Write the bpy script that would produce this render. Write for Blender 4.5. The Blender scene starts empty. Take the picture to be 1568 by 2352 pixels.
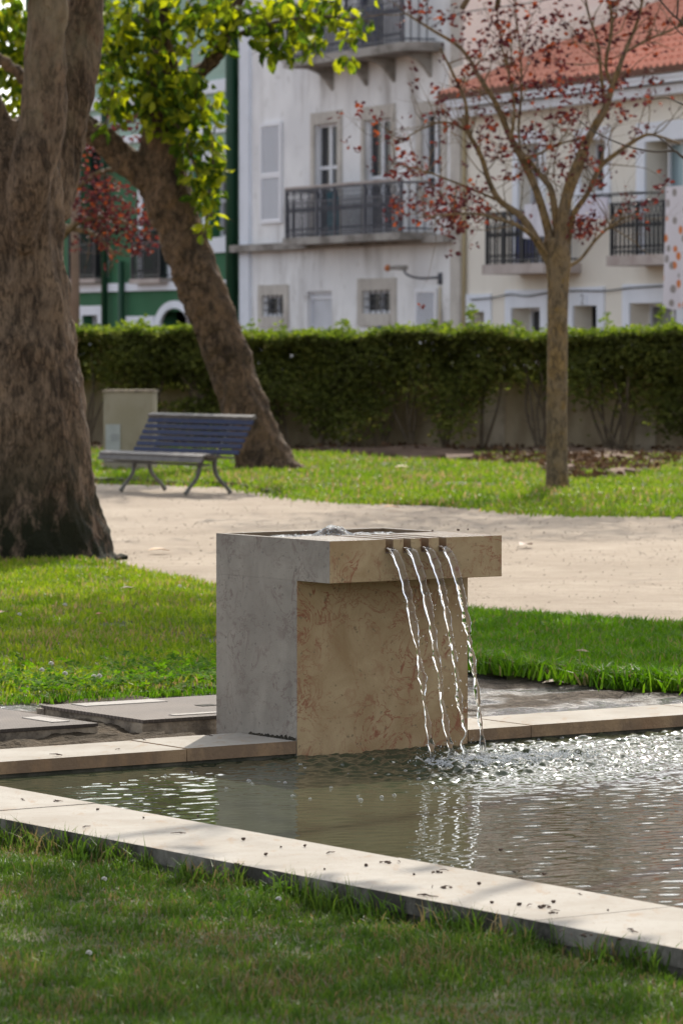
import bpy, math, random
import numpy as np
from mathutils import Vector, noise
R = math.radians
random.seed(7); rng = np.random.default_rng(7)
S = bpy.context.scene
COL = S.collection

# ---------------------------------------------------------------- camera, sky, sun, exposure
H = 1.53                      # eye height above the lawn
F = 9385.0                    # focal length in units of a 1568 x 2352 picture
PITCH = math.atan((1176 - 770) / F)
cam = bpy.data.cameras.new('camera'); cam_o = bpy.data.objects.new('camera', cam); COL.objects.link(cam_o)
cam_o.location = (0, 0, H); cam_o.rotation_euler = (math.pi / 2 - PITCH, 0, 0)
cam.sensor_fit = 'VERTICAL'; cam.sensor_height = 36; cam.lens = 36 * F / 2352
cam.clip_start = .5; cam.clip_end = 2000
cam.dof.use_dof = True; cam.dof.focus_distance = 14.35; cam.dof.aperture_fstop = 8.6; cam.dof.aperture_blades = 0
S.camera = cam_o
S.render.resolution_x, S.render.resolution_y = 682, 1024

SUN_AZ, SUN_EL = 8.0, 41.0    # to the right of the view axis / above the horizon
SUN = Vector((math.sin(R(SUN_AZ)) * math.cos(R(SUN_EL)), math.cos(R(SUN_AZ)) * math.cos(R(SUN_EL)), math.sin(R(SUN_EL))))
w = bpy.data.worlds.new("World"); S.world = w; w.use_nodes = True
sky = w.node_tree.nodes.new('ShaderNodeTexSky'); sky.sky_type = 'NISHITA'; sky.sun_disc = False
sky.sun_elevation = R(SUN_EL); sky.sun_rotation = R(SUN_AZ); sky.dust_density = 2.0; sky.ozone_density = 1.2
bg = w.node_tree.nodes['Background']; bg.inputs[1].default_value = .15
hz_ = w.node_tree.nodes.new('ShaderNodeHueSaturation'); hz_.inputs['Saturation'].default_value = .30      # thin high cloud pales the blue
w.node_tree.links.new(sky.outputs[0], hz_.inputs['Color']); w.node_tree.links.new(hz_.outputs[0], bg.inputs[0])
sl = bpy.data.lights.new('sun', 'SUN'); sl.energy = 3.0; sl.angle = R(.55); sl.color = (1, .93, .82)
so = bpy.data.objects.new('sun', sl); COL.objects.link(so); so.location = (5, 30, 40)
so.rotation_euler = SUN.to_track_quat('Z', 'Y').to_euler()
S.view_settings.view_transform = 'Standard'; S.view_settings.look = 'None'
S.view_settings.exposure = .84; S.view_settings.gamma = 1
S.cycles.max_bounces = 10; S.cycles.transparent_max_bounces = 24; S.cycles.transmission_bounces = 10
S.cycles.caustics_reflective = False; S.cycles.caustics_refractive = False
S.cycles.sample_clamp_indirect = 6

# ---------------------------------------------------------------- projection helpers
CP, SP = math.cos(PITCH), math.sin(PITCH)
def ray(x, y):
    a, b = (x - 784) / F, (1176 - y) / F
    return Vector((a, CP + b * SP, -SP + b * CP))
def gp(x, y, z=0.0):                 # point of the level z under a picture point
    d = ray(x, y); t = (z - H) / d.z
    return Vector((0, 0, H)) + d * t
def zp(x, y, Y):                     # point at distance Y
    d = ray(x, y); return Vector((0, 0, H)) + d * (Y / d.y)

# ---------------------------------------------------------------- mesh helpers
class MB:
    def __init__(s): s.v = []; s.f = []; s.m = []
    def quad(s, a, b, c, d, m=0):
        n = len(s.v); s.v += [tuple(a), tuple(b), tuple(c), tuple(d)]; s.f.append((n, n+1, n+2, n+3)); s.m.append(m)
    def poly(s, pts, m=0):
        n = len(s.v); s.v += [tuple(p) for p in pts]; s.f.append(tuple(range(n, n+len(pts)))); s.m.append(m)
    def box8(s, p, m=0):             # p: 8 corners, bottom ring then top ring
        n = len(s.v); s.v += [tuple(q) for q in p]
        for f in ((3,2,1,0),(4,5,6,7),(0,1,5,4),(1,2,6,5),(2,3,7,6),(3,0,4,7)):
            s.f.append(tuple(n+i for i in f)); s.m.append(m)
    def box(s, o, ax, ay, az, m=0):  # centre + half axes
        o, ax, ay, az = map(Vector, (o, ax, ay, az))
        s.box8([o-ax-ay-az, o+ax-ay-az, o+ax+ay-az, o-ax+ay-az, o-ax-ay+az, o+ax-ay+az, o+ax+ay+az, o-ax+ay+az], m)
    def bar(s, a, b, r, m=0, n=6, r2=None):
        s.tube([Vector(a), Vector(b)], [r, r if r2 is None else r2], n, m)
    def tube(s, pts, rad, n=8, m=0, wob=0, sc=1.0, cap=True, flut=None):
        pts = [Vector(p) for p in pts]; base = len(s.v)
        t = (pts[1]-pts[0]).normalized()
        up = Vector((0,0,1)) if abs(t.z) < .9 else Vector((1,0,0))
        u = t.cross(up).normalized()
        for i, p in enumerate(pts):
            t = (pts[min(i+1, len(pts)-1)] - pts[max(i-1, 0)]).normalized()
            u = (u - t*u.dot(t)).normalized(); w_ = t.cross(u)
            for k in range(n):
                a = 2*math.pi*k/n; d = u*math.cos(a) + w_*math.sin(a); r = rad[i]
                if wob:
                    q = p + d*r
                    r *= 1 + wob*noise.fractal(q*sc, 1, 2, 3)
                if flut: r *= flut(i, a)
                s.v.append(tuple(p + d*r))
        for i in range(len(pts)-1):
            for k in range(n):
                a, b = base+i*n+k, base+i*n+(k+1) % n
                s.f.append((a, b, b+n, a+n)); s.m.append(m)
        if cap:
            s.f.append(tuple(base+k for k in range(n))[::-1]); s.m.append(m)
            e = base+(len(pts)-1)*n
            s.f.append(tuple(e+k for k in range(n))); s.m.append(m)
    def sphere(s, c, r, nu=8, nv=6, m=0, sc=(1,1,1), half=False):
        base = len(s.v); c = Vector(c)
        for j in range(nv+1):
            th = (math.pi/2 if half else math.pi)*j/nv
            for i in range(nu):
                ph = 2*math.pi*i/nu
                s.v.append((c.x+r*sc[0]*math.sin(th)*math.cos(ph), c.y+r*sc[1]*math.sin(th)*math.sin(ph), c.z+r*sc[2]*math.cos(th)))
        for j in range(nv):
            for i in range(nu):
                a, b = base+j*nu+i, base+j*nu+(i+1) % nu
                s.f.append((a, a+nu, b+nu, b)); s.m.append(m)
    def build(s, name, mats, parent=None, smooth=False, off=None):
        me = bpy.data.meshes.new(name)
        o_ = Vector((0,0,0)) if parent is None else root_loc(parent)
        if off is not None: o_ = Vector(off)
        me.from_pydata([(x-o_.x, y-o_.y, z-o_.z) for x, y, z in s.v], [], s.f)
        if not isinstance(mats, (list, tuple)): mats = [mats]
        for q in mats: me.materials.append(q)
        me.polygons.foreach_set('material_index', s.m)
        if smooth: me.polygons.foreach_set('use_smooth', [True]*len(s.f))
        me.update()
        ob = bpy.data.objects.new(name, me); COL.objects.link(ob)
        if parent is not None: ob.parent = parent
        elif off is not None: ob.location = o_
        return ob
def root_loc(o):
    p = Vector(o.location)
    while o.parent: o = o.parent; p += Vector(o.location)
    return p
def arr_mesh(name, V, Fc, mats, parent=None, smooth=False, midx=None):
    """V (n,3) array; Fc (m,k) array of equal faces"""
    me = bpy.data.meshes.new(name); V = np.asarray(V, dtype=np.float32)
    if parent is not None: V = V - np.array(root_loc(parent), dtype=np.float32)
    m, k = Fc.shape
    me.vertices.add(len(V)); me.vertices.foreach_set('co', V.ravel())
    me.loops.add(m*k); me.loops.foreach_set('vertex_index', Fc.astype(np.int32).ravel())
    me.polygons.add(m); me.polygons.foreach_set('loop_start', np.arange(0, m*k, k, dtype=np.int32))
    if not isinstance(mats, (list, tuple)): mats = [mats]
    for q in mats: me.materials.append(q)
    if midx is not None: me.polygons.foreach_set('material_index', midx.astype(np.int32))
    me.polygons.foreach_set('use_smooth', np.full(m, smooth))
    me.update(calc_edges=True); me.validate()
    ob = bpy.data.objects.new(name, me); COL.objects.link(ob)
    if parent is not None: ob.parent = parent
    return ob
def tag(o, label=None, cat=None, group=None, kind=None):
    if label: o['label'] = label
    if cat: o['category'] = cat
    if group: o['group'] = group
    if kind: o['kind'] = kind
    return o
def empty(name, loc, label, cat, group=None):
    o = bpy.data.objects.new(name, None); COL.objects.link(o); o.location = loc; o.empty_display_size = .1
    return tag(o, label, cat, group)
def smooth_path(pts, sub=4):
    """Catmull-Rom through (Vector, radius) pairs"""
    P = [p for p, _ in pts]; Rr = [r for _, r in pts]; op, orr = [], []
    for i in range(len(P)-1):
        a, b, c, d = P[max(i-1,0)], P[i], P[i+1], P[min(i+2,len(P)-1)]
        for k in range(sub):
            t = k/sub
            op.append(.5*((2*b)+(c-a)*t+(2*a-5*b+4*c-d)*t*t+(3*b-a-3*c+d)*t**3)); orr.append(Rr[i]*(1-t)+Rr[i+1]*t)
    op.append(P[-1]); orr.append(Rr[-1]); return op, orr

# ---------------------------------------------------------------- materials
def lin(c):                      # 0-255 sRGB -> linear
    return tuple(((v/255)/12.92 if v/255 <= .04045 else ((v/255+.055)/1.055)**2.4) for v in c)
def rgba(c): return (c[0], c[1], c[2], 1)
class NT:
    def __init__(s, name):
        s.mat = bpy.data.materials.new(name); s.mat.use_nodes = True; s.t = s.mat.node_tree
        s.t.nodes.clear(); s.out = s.n('OutputMaterial')
        s.tc = s.n('TexCoord'); s.co = s.tc.outputs['Object']
    def n(s, k): return s.t.nodes.new('ShaderNode'+k)
    def l(s, a, b): s.t.links.new(a, b)
    def mapping(s, scale=(1,1,1), rot=(0,0,0)):
        m = s.n('Mapping'); m.inputs['Scale'].default_value = scale; m.inputs['Rotation'].default_value = rot
        s.l(s.co, m.inputs[0]); return m.outputs[0]
    def noise(s, scale, detail=4, rough=.55, vec=None, dist=0):
        q = s.n('TexNoise'); q.inputs['Scale'].default_value = scale; q.inputs['Detail'].default_value = detail
        q.inputs['Roughness'].default_value = rough; q.inputs['Distortion'].default_value = dist
        s.l(vec or s.co, q.inputs['Vector']); return q.outputs['Fac']
    def vor(s, scale, vec=None, feat='DISTANCE_TO_EDGE'):
        q = s.n('TexVoronoi'); q.feature = feat; q.inputs['Scale'].default_value = scale
        s.l(vec or s.co, q.inputs['Vector']); return q.outputs[0]
    def ramp(s, fac, a, b, va=0, vb=1):
        q = s.n('MapRange'); q.inputs[1].default_value = a; q.inputs[2].default_value = b
        q.inputs[3].default_value = va; q.inputs[4].default_value = vb; s.l(fac, q.inputs[0]); return q.outputs[0]
    def mix(s, fac, a, b):
        q = s.n('Mix'); q.data_type = 'RGBA'
        if isinstance(fac, (int, float)): q.inputs[0].default_value = fac
        else: s.l(fac, q.inputs[0])
        for i, v in ((6, a), (7, b)):
            if isinstance(v, tuple): q.inputs[i].default_value = rgba(v)
            else: s.l(v, q.inputs[i])
        return q.outputs[2]
    def math(s, op, a, b=0.0):
        q = s.n('Math'); q.operation = op
        for i, v in ((0, a), (1, b)):
            if isinstance(v, (int, float)): q.inputs[i].default_value = v
            else: s.l(v, q.inputs[i])
        return q.outputs[0]
    def bump(s, h, strength=.5, dist=.01, nrm=None):
        q = s.n('Bump'); q.inputs['Strength'].default_value = strength; q.inputs['Distance'].default_value = dist
        s.l(h, q.inputs['Height'])
        if nrm is not None: s.l(nrm, q.inputs['Normal'])
        return q.outputs[0]
    def pbr(s, col, rough=.7, nrm=None, spec=.4, metal=0, trans=0, ior=1.45):
        p = s.n('BsdfPrincipled')
        for k, v in (('Base Color', col), ('Roughness', rough), ('Metallic', metal), ('Specular IOR Level', spec), ('Transmission Weight', trans), ('IOR', ior)):
            if isinstance(v, tuple): p.inputs[k].default_value = rgba(v)
            elif isinstance(v, (int, float)): p.inputs[k].default_value = v
            else: s.l(v, p.inputs[k])
        if nrm is not None: s.l(nrm, p.inputs['Normal'])
        return p.outputs[0]
    def done(s, sh): s.l(sh, s.out.inputs[0]); return s.mat
    def island(s):
        return s.n('NewGeometry').outputs['Random Per Island']
def simple(name, col, rough=.6, col2=None, sc=6, lo=.4, hi=.65, spec=.4, metal=0, bump=0, bsc=40, bd=.01, stretch=None):
    t = NT(name); v = t.mapping(stretch) if stretch else None
    c = col if col2 is None else t.mix(t.ramp(t.noise(sc, 5, .6, v), lo, hi), col, col2)
    n = t.bump(t.noise(bsc, 4), bump, bd) if bump else None
    return t.done(t.pbr(c, rough, n, spec, metal))
def leafmat(name, cols, trans=.55, rough=.5, spec=.25, big=None):
    """cols: list of colours spread over the leaves; light passes through them"""
    t = NT(name); r = t.n('ValToRGB'); cr = r.color_ramp
    while len(cr.elements) < len(cols): cr.elements.new(.5)
    for i, c in enumerate(cols): cr.elements[i].position = i/(len(cols)-1); cr.elements[i].color = rgba(c)
    f = t.island()
    if big:
        f = t.math('ADD', t.math('MULTIPLY', f, .6), t.ramp(t.noise(big, 3), .35, .65, 0, .4))
    t.l(f, r.inputs[0])
    p = t.pbr(r.outputs[0], rough, None, spec)
    tl = t.n('BsdfTranslucent'); hs = t.n('HueSaturation'); hs.inputs['Saturation'].default_value = 1.1; hs.inputs['Value'].default_value = 1.35
    t.l(r.outputs[0], hs.inputs['Color']); t.l(hs.outputs[0], tl.inputs[0])
    m = t.n('MixShader'); m.inputs[0].default_value = trans; t.l(p, m.inputs[1]); t.l(tl.outputs[0], m.inputs[2])
    return t.done(m.outputs[0])
def stone(name, base, c2, vein, vein_amt=.5, pits=True, rough=.6, edge=True, streak=False):
    t = NT(name)
    c = t.mix(t.ramp(t.noise(5, 6, .62, None, .6), .38, .66), base, c2)
    v = t.math('MAXIMUM', t.ramp(t.noise(9, 7, .7, None, 1.6), .56, .64), t.ramp(t.math('ABSOLUTE', t.math('SUBTRACT', t.noise(7, 5, .65, None, 1.2), .5)), .0, .022, 1, 0))
    blot = t.ramp(t.noise(3.3, 5, .62), .40, .56, .12, 1)
    c = t.mix(t.math('MULTIPLY', t.math('MULTIPLY', v, blot), vein_amt), c, vein)
    cr = t.vor(11, t.mapping((1,1,.8)))
    wv = t.math('MULTIPLY', t.ramp(cr, 0, .02, 1, 0), t.math('MULTIPLY', blot, vein_amt*.0))
    c = t.mix(wv, c, tuple(x*.7 for x in vein))
    sp = t.ramp(t.noise(48, 3), .64, .70)
    c = t.mix(t.math('MULTIPLY', sp, .75), c, tuple(x*.45 for x in base))
    if streak:
        st = t.ramp(t.noise(7, 5, .6, t.mapping((1.6,1.6,.22))), .5, .75)
        c = t.mix(t.math('MULTIPLY', st, .45), c, tuple(x*.55 for x in base))
    nr = None
    if edge:
        b = t.n('Bevel'); b.samples = 4; b.inputs[0].default_value = .005; nr = b.outputs[0]
    hgt = t.noise(160, 3)
    if pits: hgt = t.math('SUBTRACT', hgt, t.math('MULTIPLY', sp, 1.2))
    return t.done(t.pbr(c, rough, t.bump(hgt, .25, .004, nr), .35))
M = {}
M['stone_side'] = stone('grey_limestone', (.31,.28,.24), (.235,.21,.18), (.16,.115,.10), .9, streak=True, edge=False)
M['stone_front'] = stone('tan_limestone', (.46,.33,.185), (.34,.22,.11), (.28,.105,.055), 1.1)
M['stone_top'] = stone('wet_limestone', (.37,.31,.24), (.30,.24,.17), (.3,.17,.12), .3, rough=.16, pits=False)
M['stone_wet'] = stone('wet_channel_stone', (.20,.14,.085), (.14,.09,.055), (.2,.09,.05), .5, rough=.25)
def kerb_mat():
    t = NT('pale_kerb_stone')
    c = t.mix(t.ramp(t.noise(3, 6, .65), .4, .65), (.38,.35,.305), (.31,.275,.23))
    st = t.ramp(t.noise(16, 5, .7, t.mapping((1,.35,1), (0,0,R(-35)))), .56, .72)
    c = t.mix(t.math('MULTIPLY', st, .6), c, (.30,.20,.12))
    sp = t.ramp(t.noise(75, 2), .69, .74)
    c = t.mix(t.math('MULTIPLY', sp, .7), c, (.17,.12,.085))
    b = t.n('Bevel'); b.samples = 4; b.inputs[0].default_value = .006
    return t.done(t.pbr(c, .85, t.bump(t.noise(90, 4), .35, .005, b.outputs[0]), .12))
M['kerb'] = kerb_mat()
def kerb_face(name, a, b_, dk, sc=9):
    t = NT(name)
    c = t.mix(t.ramp(t.noise(4, 5), .4, .65), a, b_)
    d = t.ramp(t.noise(sc, 5, .65, t.mapping((1,1,.5))), .40, .56)
    c = t.mix(t.math('MULTIPLY', d, .9), c, dk)
    return t.done(t.pbr(c, .75, t.bump(t.noise(70, 5), .6, .006)))
M['kerb_out'] = kerb_face('mossy_kerb_face', (.23,.215,.19), (.16,.15,.13), (.025,.023,.018), 6)
M['kerb_in'] = kerb_face('brown_kerb_face', (.33,.215,.12), (.26,.155,.085), (.20,.13,.08))
M['kerb_low'] = kerb_face('dark_wet_wall', (.12,.105,.075), (.09,.08,.06), (.04,.04,.025))
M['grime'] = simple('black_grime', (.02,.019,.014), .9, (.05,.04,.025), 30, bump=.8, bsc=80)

def grass_mat(name, g1, g2, g3, straw, amt, sc, tv=1.5, tf=.5):
    t = NT(name); r = t.n('ValToRGB'); cr = r.color_ramp
    cols = [g1, g2, g3]; cr.elements.new(.5)
    for i, c in enumerate(cols): cr.elements[i].position = i/2; cr.elements[i].color = rgba(c)
    f = t.math('ADD', t.math('MULTIPLY', t.island(), .65), t.ramp(t.noise(sc*2.3, 3), .35, .65, -.05, .4)); t.l(f, r.inputs[0])
    pm = t.ramp(t.noise(sc, 5, .6), .48, .66)
    ws = t.n('TexWhiteNoise'); ws.noise_dimensions = '1D'; t.l(t.math('MULTIPLY', t.island(), 531.7), ws.inputs['W'])
    dry = t.math('LESS_THAN', ws.outputs['Value'], t.math('ADD', t.math('MULTIPLY', pm, amt), .06))
    c = t.mix(dry, r.outputs[0], straw)
    p = t.pbr(c, .5, None, .22)
    tl = t.n('BsdfTranslucent'); hs = t.n('HueSaturation'); hs.inputs['Value'].default_value = tv; hs.inputs['Saturation'].default_value = 1.08
    t.l(c, hs.inputs['Color']); t.l(hs.outputs[0], tl.inputs[0])
    m = t.n('MixShader'); m.inputs[0].default_value = tf; t.l(p, m.inputs[1]); t.l(tl.outputs[0], m.inputs[2])
    return t.done(m.outputs[0])
M['grass_near'] = grass_mat('near_grass', (.04,.085,.012), (.07,.13,.018), (.135,.195,.03), (.19,.145,.065), .45, 2.2, 1.3, .4)
M['grass_mid'] = grass_mat('mid_grass', (.085,.155,.012), (.15,.225,.02), (.27,.30,.035), (.27,.2,.09), .3, .9)
M['grass_right'] = grass_mat('lush_grass', (.05,.125,.01), (.085,.18,.014), (.14,.24,.025), (.19,.16,.07), .12, .8)
M['grass_far'] = grass_mat('far_grass', (.07,.14,.014), (.13,.20,.022), (.22,.26,.035), (.28,.2,.1), .3, .5)
M['clover'] = leafmat('clover_leaf', [(.05,.12,.015), (.09,.19,.02), (.15,.25,.03)], .5, .75, .06)
M['turf'] = simple('turf_soil', (.06,.075,.018), .95, (.10,.085,.04), 3, bump=.6, bsc=30)

# ---------------------------------------------------------------- frame of the pool and the block
B = zp(757, 1243.5, 14.5)
AX = Vector((.8207, .5713, 0)); BX = Vector((.5713, -.8207, 0))     # along the front / out of the front
ZT = B.z; KT = .069; ZW = .012
def E(a, b, z): return Vector((B.x, B.y, 0)) + AX*a + BX*b + Vector((0,0,z))
def inE(p): d = Vector((p.x-B.x, p.y-B.y, 0)); return d.dot(AX), d.dot(BX)
S1, S2, OV = .764, .737, .207
KIN = sum(inE(gp(x, y, KT))[0] for x, y in ((0,1789),(517,1893),(1000,1994),(1568,2107)))/4      # inner edge of the near kerb
KOUT = sum(inE(gp(x, y, KT))[0] for x, y in ((0,1857),(409,1946),(1169,2120),(1568,2209)))/4
KB = sum(inE(gp(x, y, KT))[1] for x, y in ((0,1720),(300,1700)))/2

# ---------------------------------------------------------------- ground
def flat(name, pts, z, mat, kind='structure'):
    mb = MB(); mb.poly([(p[0], p[1], z) for p in pts]); o = mb.build(name, mat); o['kind'] = kind; return o
def sand_mat():
    t = NT('beige_sand')
    c = t.mix(t.ramp(t.noise(.7, 6, .6), .35, .68), (.44,.37,.295), (.33,.27,.21))
    c = t.mix(t.ramp(t.noise(5, 6, .7, t.mapping((.45,1.2,1))), .48, .68, 0, .7), c, (.27,.215,.165)); c = t.mix(t.ramp(t.noise(9, 5, .7, t.mapping((.5,1.3,1))), .58, .7, 0, .6), c, (.57,.49,.40)); c = t.mix(t.ramp(t.noise(130, 3, .7), .35, .62, .45, 0), c, (.20,.16,.12))
    sp = t.ramp(t.noise(38, 2), .68, .72)
    c = t.mix(t.math('MULTIPLY', sp, .8), c, (.15,.115,.08))
    h = t.math('ADD', t.noise(30, 6, .65), t.math('MULTIPLY', t.noise(5, 4), 1.5))
    return t.done(t.pbr(c, .95, t.bump(h, .8, .02), .15))
M['sand'] = sand_mat()
M['soil'] = simple('brown_soil', (.115,.074,.05), .95, (.19,.122,.083), 2.5, bump=.8, bsc=14, bd=.04)
ground = flat('ground', [(-400,-60),(400,-60),(400,900),(-400,900)], -.05, M['soil'])
# path: one sheet with a gently uneven surface
def sheet(name, poly, z, mat, step, amp, sc, z2=None):
    """polygon filled with a grid so that it can be uneven"""
    P = np.array([(p[0], p[1]) for p in poly]); x0, y0 = P.min(0); x1, y1 = P.max(0)
    nx, ny = max(2, int((x1-x0)/step)+1), max(2, int((y1-y0)/step)+1)
    mb = MB(); xs = np.linspace(x0, x1, nx); ys = np.linspace(y0, y1, ny); idx = {}
    def vid(i, j):
        if (i, j) not in idx:
            zz = z + amp*noise.fractal(Vector((xs[i]*sc, ys[j]*sc, 3.3)), 1, 2, 4)
            idx[(i, j)] = len(mb.v); mb.v.append((xs[i], ys[j], zz))
        return idx[(i, j)]
    cx, cy = np.meshgrid((xs[:-1]+xs[1:])/2, (ys[:-1]+ys[1:])/2, indexing='ij')
    ins = inside(np.stack([cx.ravel(), cy.ravel()], 1), P).reshape(cx.shape)
    for i in range(nx-1):
        for j in range(ny-1):
            if ins[i, j]: mb.f.append((vid(i,j), vid(i+1,j), vid(i+1,j+1), vid(i,j+1))); mb.m.append(0)
    ed = {}
    for f in mb.f:
        for k in range(4):
            e = (f[k], f[(k+1) % 4]); ed[tuple(sorted(e))] = None if tuple(sorted(e)) in ed else e
    for e in [e for e in ed.values() if e]:
        a, b = mb.v[e[0]], mb.v[e[1]]; mb.quad(b, a, (a[0],a[1],a[2]-.14), (b[0],b[1],b[2]-.14))
    o = mb.build(name, mat, None, True); o['kind'] = 'structure'; return o
def inside(Q, P):
    x, y = Q[:,0], Q[:,1]; c = np.zeros(len(Q), bool); n = len(P)
    for i in range(n):
        (x1, y1), (x2, y2) = P[i], P[(i+1) % n]
        k = ((y1 > y) != (y2 > y)) & (x < (x2-x1)*(y-y1)/((y2-y1) or 1e-9)+x1); c ^= k
    return c
def G(l, z=0): return [tuple(gp(x, y, z)[:2]) for x, y in l]
sheet('sand_path', [(-14,24),(8,20),(14,22),(16,46),(-16,50)], -.018, M['sand'], .25, .012, .9)
mid_left = G([(-420,1600),(-420,1240),(-100,1262),(120,1282),(262,1302),(350,1320),(430,1336),(497,1352),(600,1372),(640,1440),(640,1575),(497,1584),(200,1597),(0,1608)])
mid_right = G([(1000,1400),(1080,1411),(1200,1415),(1300,1421),(1430,1432),(1568,1444),(3200,1586),(3300,1703),(1568,1590),(1400,1579),(1200,1556),(1090,1541),(1000,1530)])
far_lawn = G([(-300,1090),(100,1100),(230,1106),(330,1108),(430,1112),(550,1116),(600,1128),(680,1140),(800,1151),(900,1154),(1000,1157),(1090,1160),(1180,1173),(1300,1179),(1440,1180),(1568,1182),(1900,1184),(1900,1060),(1568,1074),(1480,1085),(1400,1096),(1330,1106),(1290,1100),(1235,1080),(1190,1070),(1090,1066),(900,1056),(700,1047),(640,1040),(-300,1036)])
near_lawn = [tuple(E(KOUT-.005, b, 0)[:2]) for b in (-3, 7.5)] + [(4,3),(-5,3),(-6,14)]
lawn = sheet('lawn', near_lawn, .0, M['turf'], .12, .02, 2.0)
sheet('lawn.001', mid_left, .004, M['turf'], .1, .03, .8)
sheet('lawn.002', mid_right, .004, M['turf'], .1, .03, .8)
sheet('lawn.003', far_lawn, .008, M['turf'], .08, .05, .5)
sheet('bare_soil', [tuple(gp(x, y)[:2]) for x, y in ((-300,1034),(640,1034),(900,1041),(1080,1052),(1250,1062),(1568,1062),(1900,1062),(1900,985),(-300,985))], .016, M['soil'], .3, .09, .8)
sheet('bare_soil', [tuple(gp(x, y)[:2]) for x, y in ((1190,1066),(1235,1082),(1290,1102),(1330,1110),(1480,1088),(1900,1062),(1900,1050),(1190,1050))], .012, M['soil'], .12, .09, 1.4)
def pad_mat():
    t = NT('wet_gravel_concrete')
    c = t.mix(t.ramp(t.noise(14, 6, .7), .35, .7), (.16,.13,.10), (.06,.048,.038))
    c = t.mix(t.ramp(t.noise(55, 3), .55, .7, 0, .6), c, (.26,.21,.165))
    wet = t.ramp(t.noise(1.7, 3), .44, .54)
    c = t.mix(t.math('MULTIPLY', wet, .6), c, (.045,.04,.034))
    h = t.math('ADD', t.noise(45, 5, .7), t.math('MULTIPLY', t.vor(40, None, 'F1'), .6))
    return t.done(t.pbr(c, t.math('SUBTRACT', .9, t.math('MULTIPLY', wet, .72)), t.bump(h, 1.0, .03), t.math('ADD', .1, t.math('MULTIPLY', wet, .5))))
M['pad'] = pad_mat()
pad = sheet('paving', [tuple(E(a, b, 0)[:2]) for a, b in ((-4,KB+.1),(5,KB+.1),(5,-4.4),(-4,-4.4))], -.012, M['pad'], .03, .02, 5)

# grit and small stones on the path
pv = MB()
for i in range(2600):
    x, y = random.uniform(-60,1640), random.choice((random.uniform(1125,1300), random.uniform(1200,1430)))
    p = gp(x, y, -.014); r = random.uniform(.002,.0055)*(p.y/28)
    pv.sphere(p+Vector((0,0,r*.3)), r, 5, 4, 0, (1.3,1,.6))
tag(pv.build('gravel', simple('path_gravel', (.26,.21,.165), .9, (.42,.36,.29), 8)), 'grit and small stones strewn over the sand path', 'gravel', None, 'stuff')
# ---------------------------------------------------------------- grass
def blades(name, pts, h, wd, mat, label, lean=.5, clump=None):
    n = len(pts)
    hh = h[0] + (h[1]-h[0])*rng.random(n)**1.6
    if clump is not None: hh *= clump
    yaw = rng.random(n)*2*np.pi; ln = rng.random(n)*lean+.08
    dx, dy = np.cos(yaw), np.sin(yaw); fa = rng.random(n)*2*np.pi
    wx, wy = np.cos(fa)*wd*.5*(.6+.8*rng.random(n)), np.sin(fa)*wd*.5*(.6+.8*rng.random(n))
    V = np.zeros((n,5,3)); X, Y, Z = pts[:,0], pts[:,1], pts[:,2]
    V[:,0] = np.stack([X-wx, Y-wy, Z], 1); V[:,1] = np.stack([X+wx, Y+wy, Z], 1)
    mx, my, mz = X+dx*hh*ln*.35, Y+dy*hh*ln*.35, Z+hh*.6
    V[:,2] = np.stack([mx-wx*.75, my-wy*.75, mz], 1); V[:,3] = np.stack([mx+wx*.75, my+wy*.75, mz], 1)
    V[:,4] = np.stack([X+dx*hh*ln, Y+dy*hh*ln, Z+hh*(1-.25*ln)], 1)
    b = np.arange(n)[:,None]*5
    Ft = np.concatenate([b+np.array([0,1,3]), b+np.array([0,3,2]), b+np.array([2,3,4])], 1).reshape(-1,3)
    o = arr_mesh(name, V.reshape(-1,3), Ft, mat)
    return tag(o, label, 'grass', None, 'stuff')
def scatter(poly, n, dens=None):
    P = np.array(poly); lo, hi = P.min(0), P.max(0); out = []; tot = 0
    while tot < n:
        q = lo+(hi-lo)*rng.random((n*2,2)); q = q[inside(q, P)]
        if dens is not None: q = q[rng.random(len(q)) < dens(q)]
        out.append(q); tot += len(q)
    q = np.concatenate(out)[:n]; return q
def nz(q, sc, z=0.0): return np.array([noise.fractal(Vector((x*sc, y*sc, z)), 1, 2, 3) for x, y in q])
def withz(q, z): return np.concatenate([q, np.full((len(q),1), z)], 1)
def lawn_z(q, z, amp, sc):
    zz = np.array([z+amp*noise.fractal(Vector((x*sc, y*sc, 3.3)), 1, 2, 4) for x, y in q])
    return np.concatenate([q, zz[:,None]-.004], 1)
vis = [tuple(E(KOUT-.004, b, 0)[:2]) for b in (-.6, 4.6)] + [tuple(gp(x, y)[:2]) for x, y in ((1700,2420),(-130,2420),(-130,1850))]
q = scatter(vis, 62000); k = nz(q, 1.6, 5); k2 = nz(q, 6, 9)
blades('grass', lawn_z(q, 0, .02, 2.0), (.014,.045), .004, M['grass_near'], 'short mixed green and dry grass in front of the pool kerb', .9, 1+.9*np.clip(k+.4*k2, -.5, .8))
edge = np.array([tuple(E(KOUT-.004-abs(random.gauss(0,.035)), b, 0)[:2]) for b in (rng.random(3600)*4.9-.5)])
kk = nz(edge, 5, 2); edge = edge[(kk > -.12)]
tf = [(395,1942,14),(330,1925,10),(455,1958,12),(300,1915,8),(500,1968,16),(545,1980,12),(830,2058,9),(1140,2118,9),(975,2080,8),(1210,2135,8),(1290,2152,10),(1400,2178,10),(60,1868,8),(700,2030,10)]
tq = np.array([tuple((gp(x, y, 0)+AX*-.02)[:2]) for x, y, k in tf for _ in range(k)])+rng.normal(0,.022,(sum(k for *_, k in tf),2))
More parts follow.
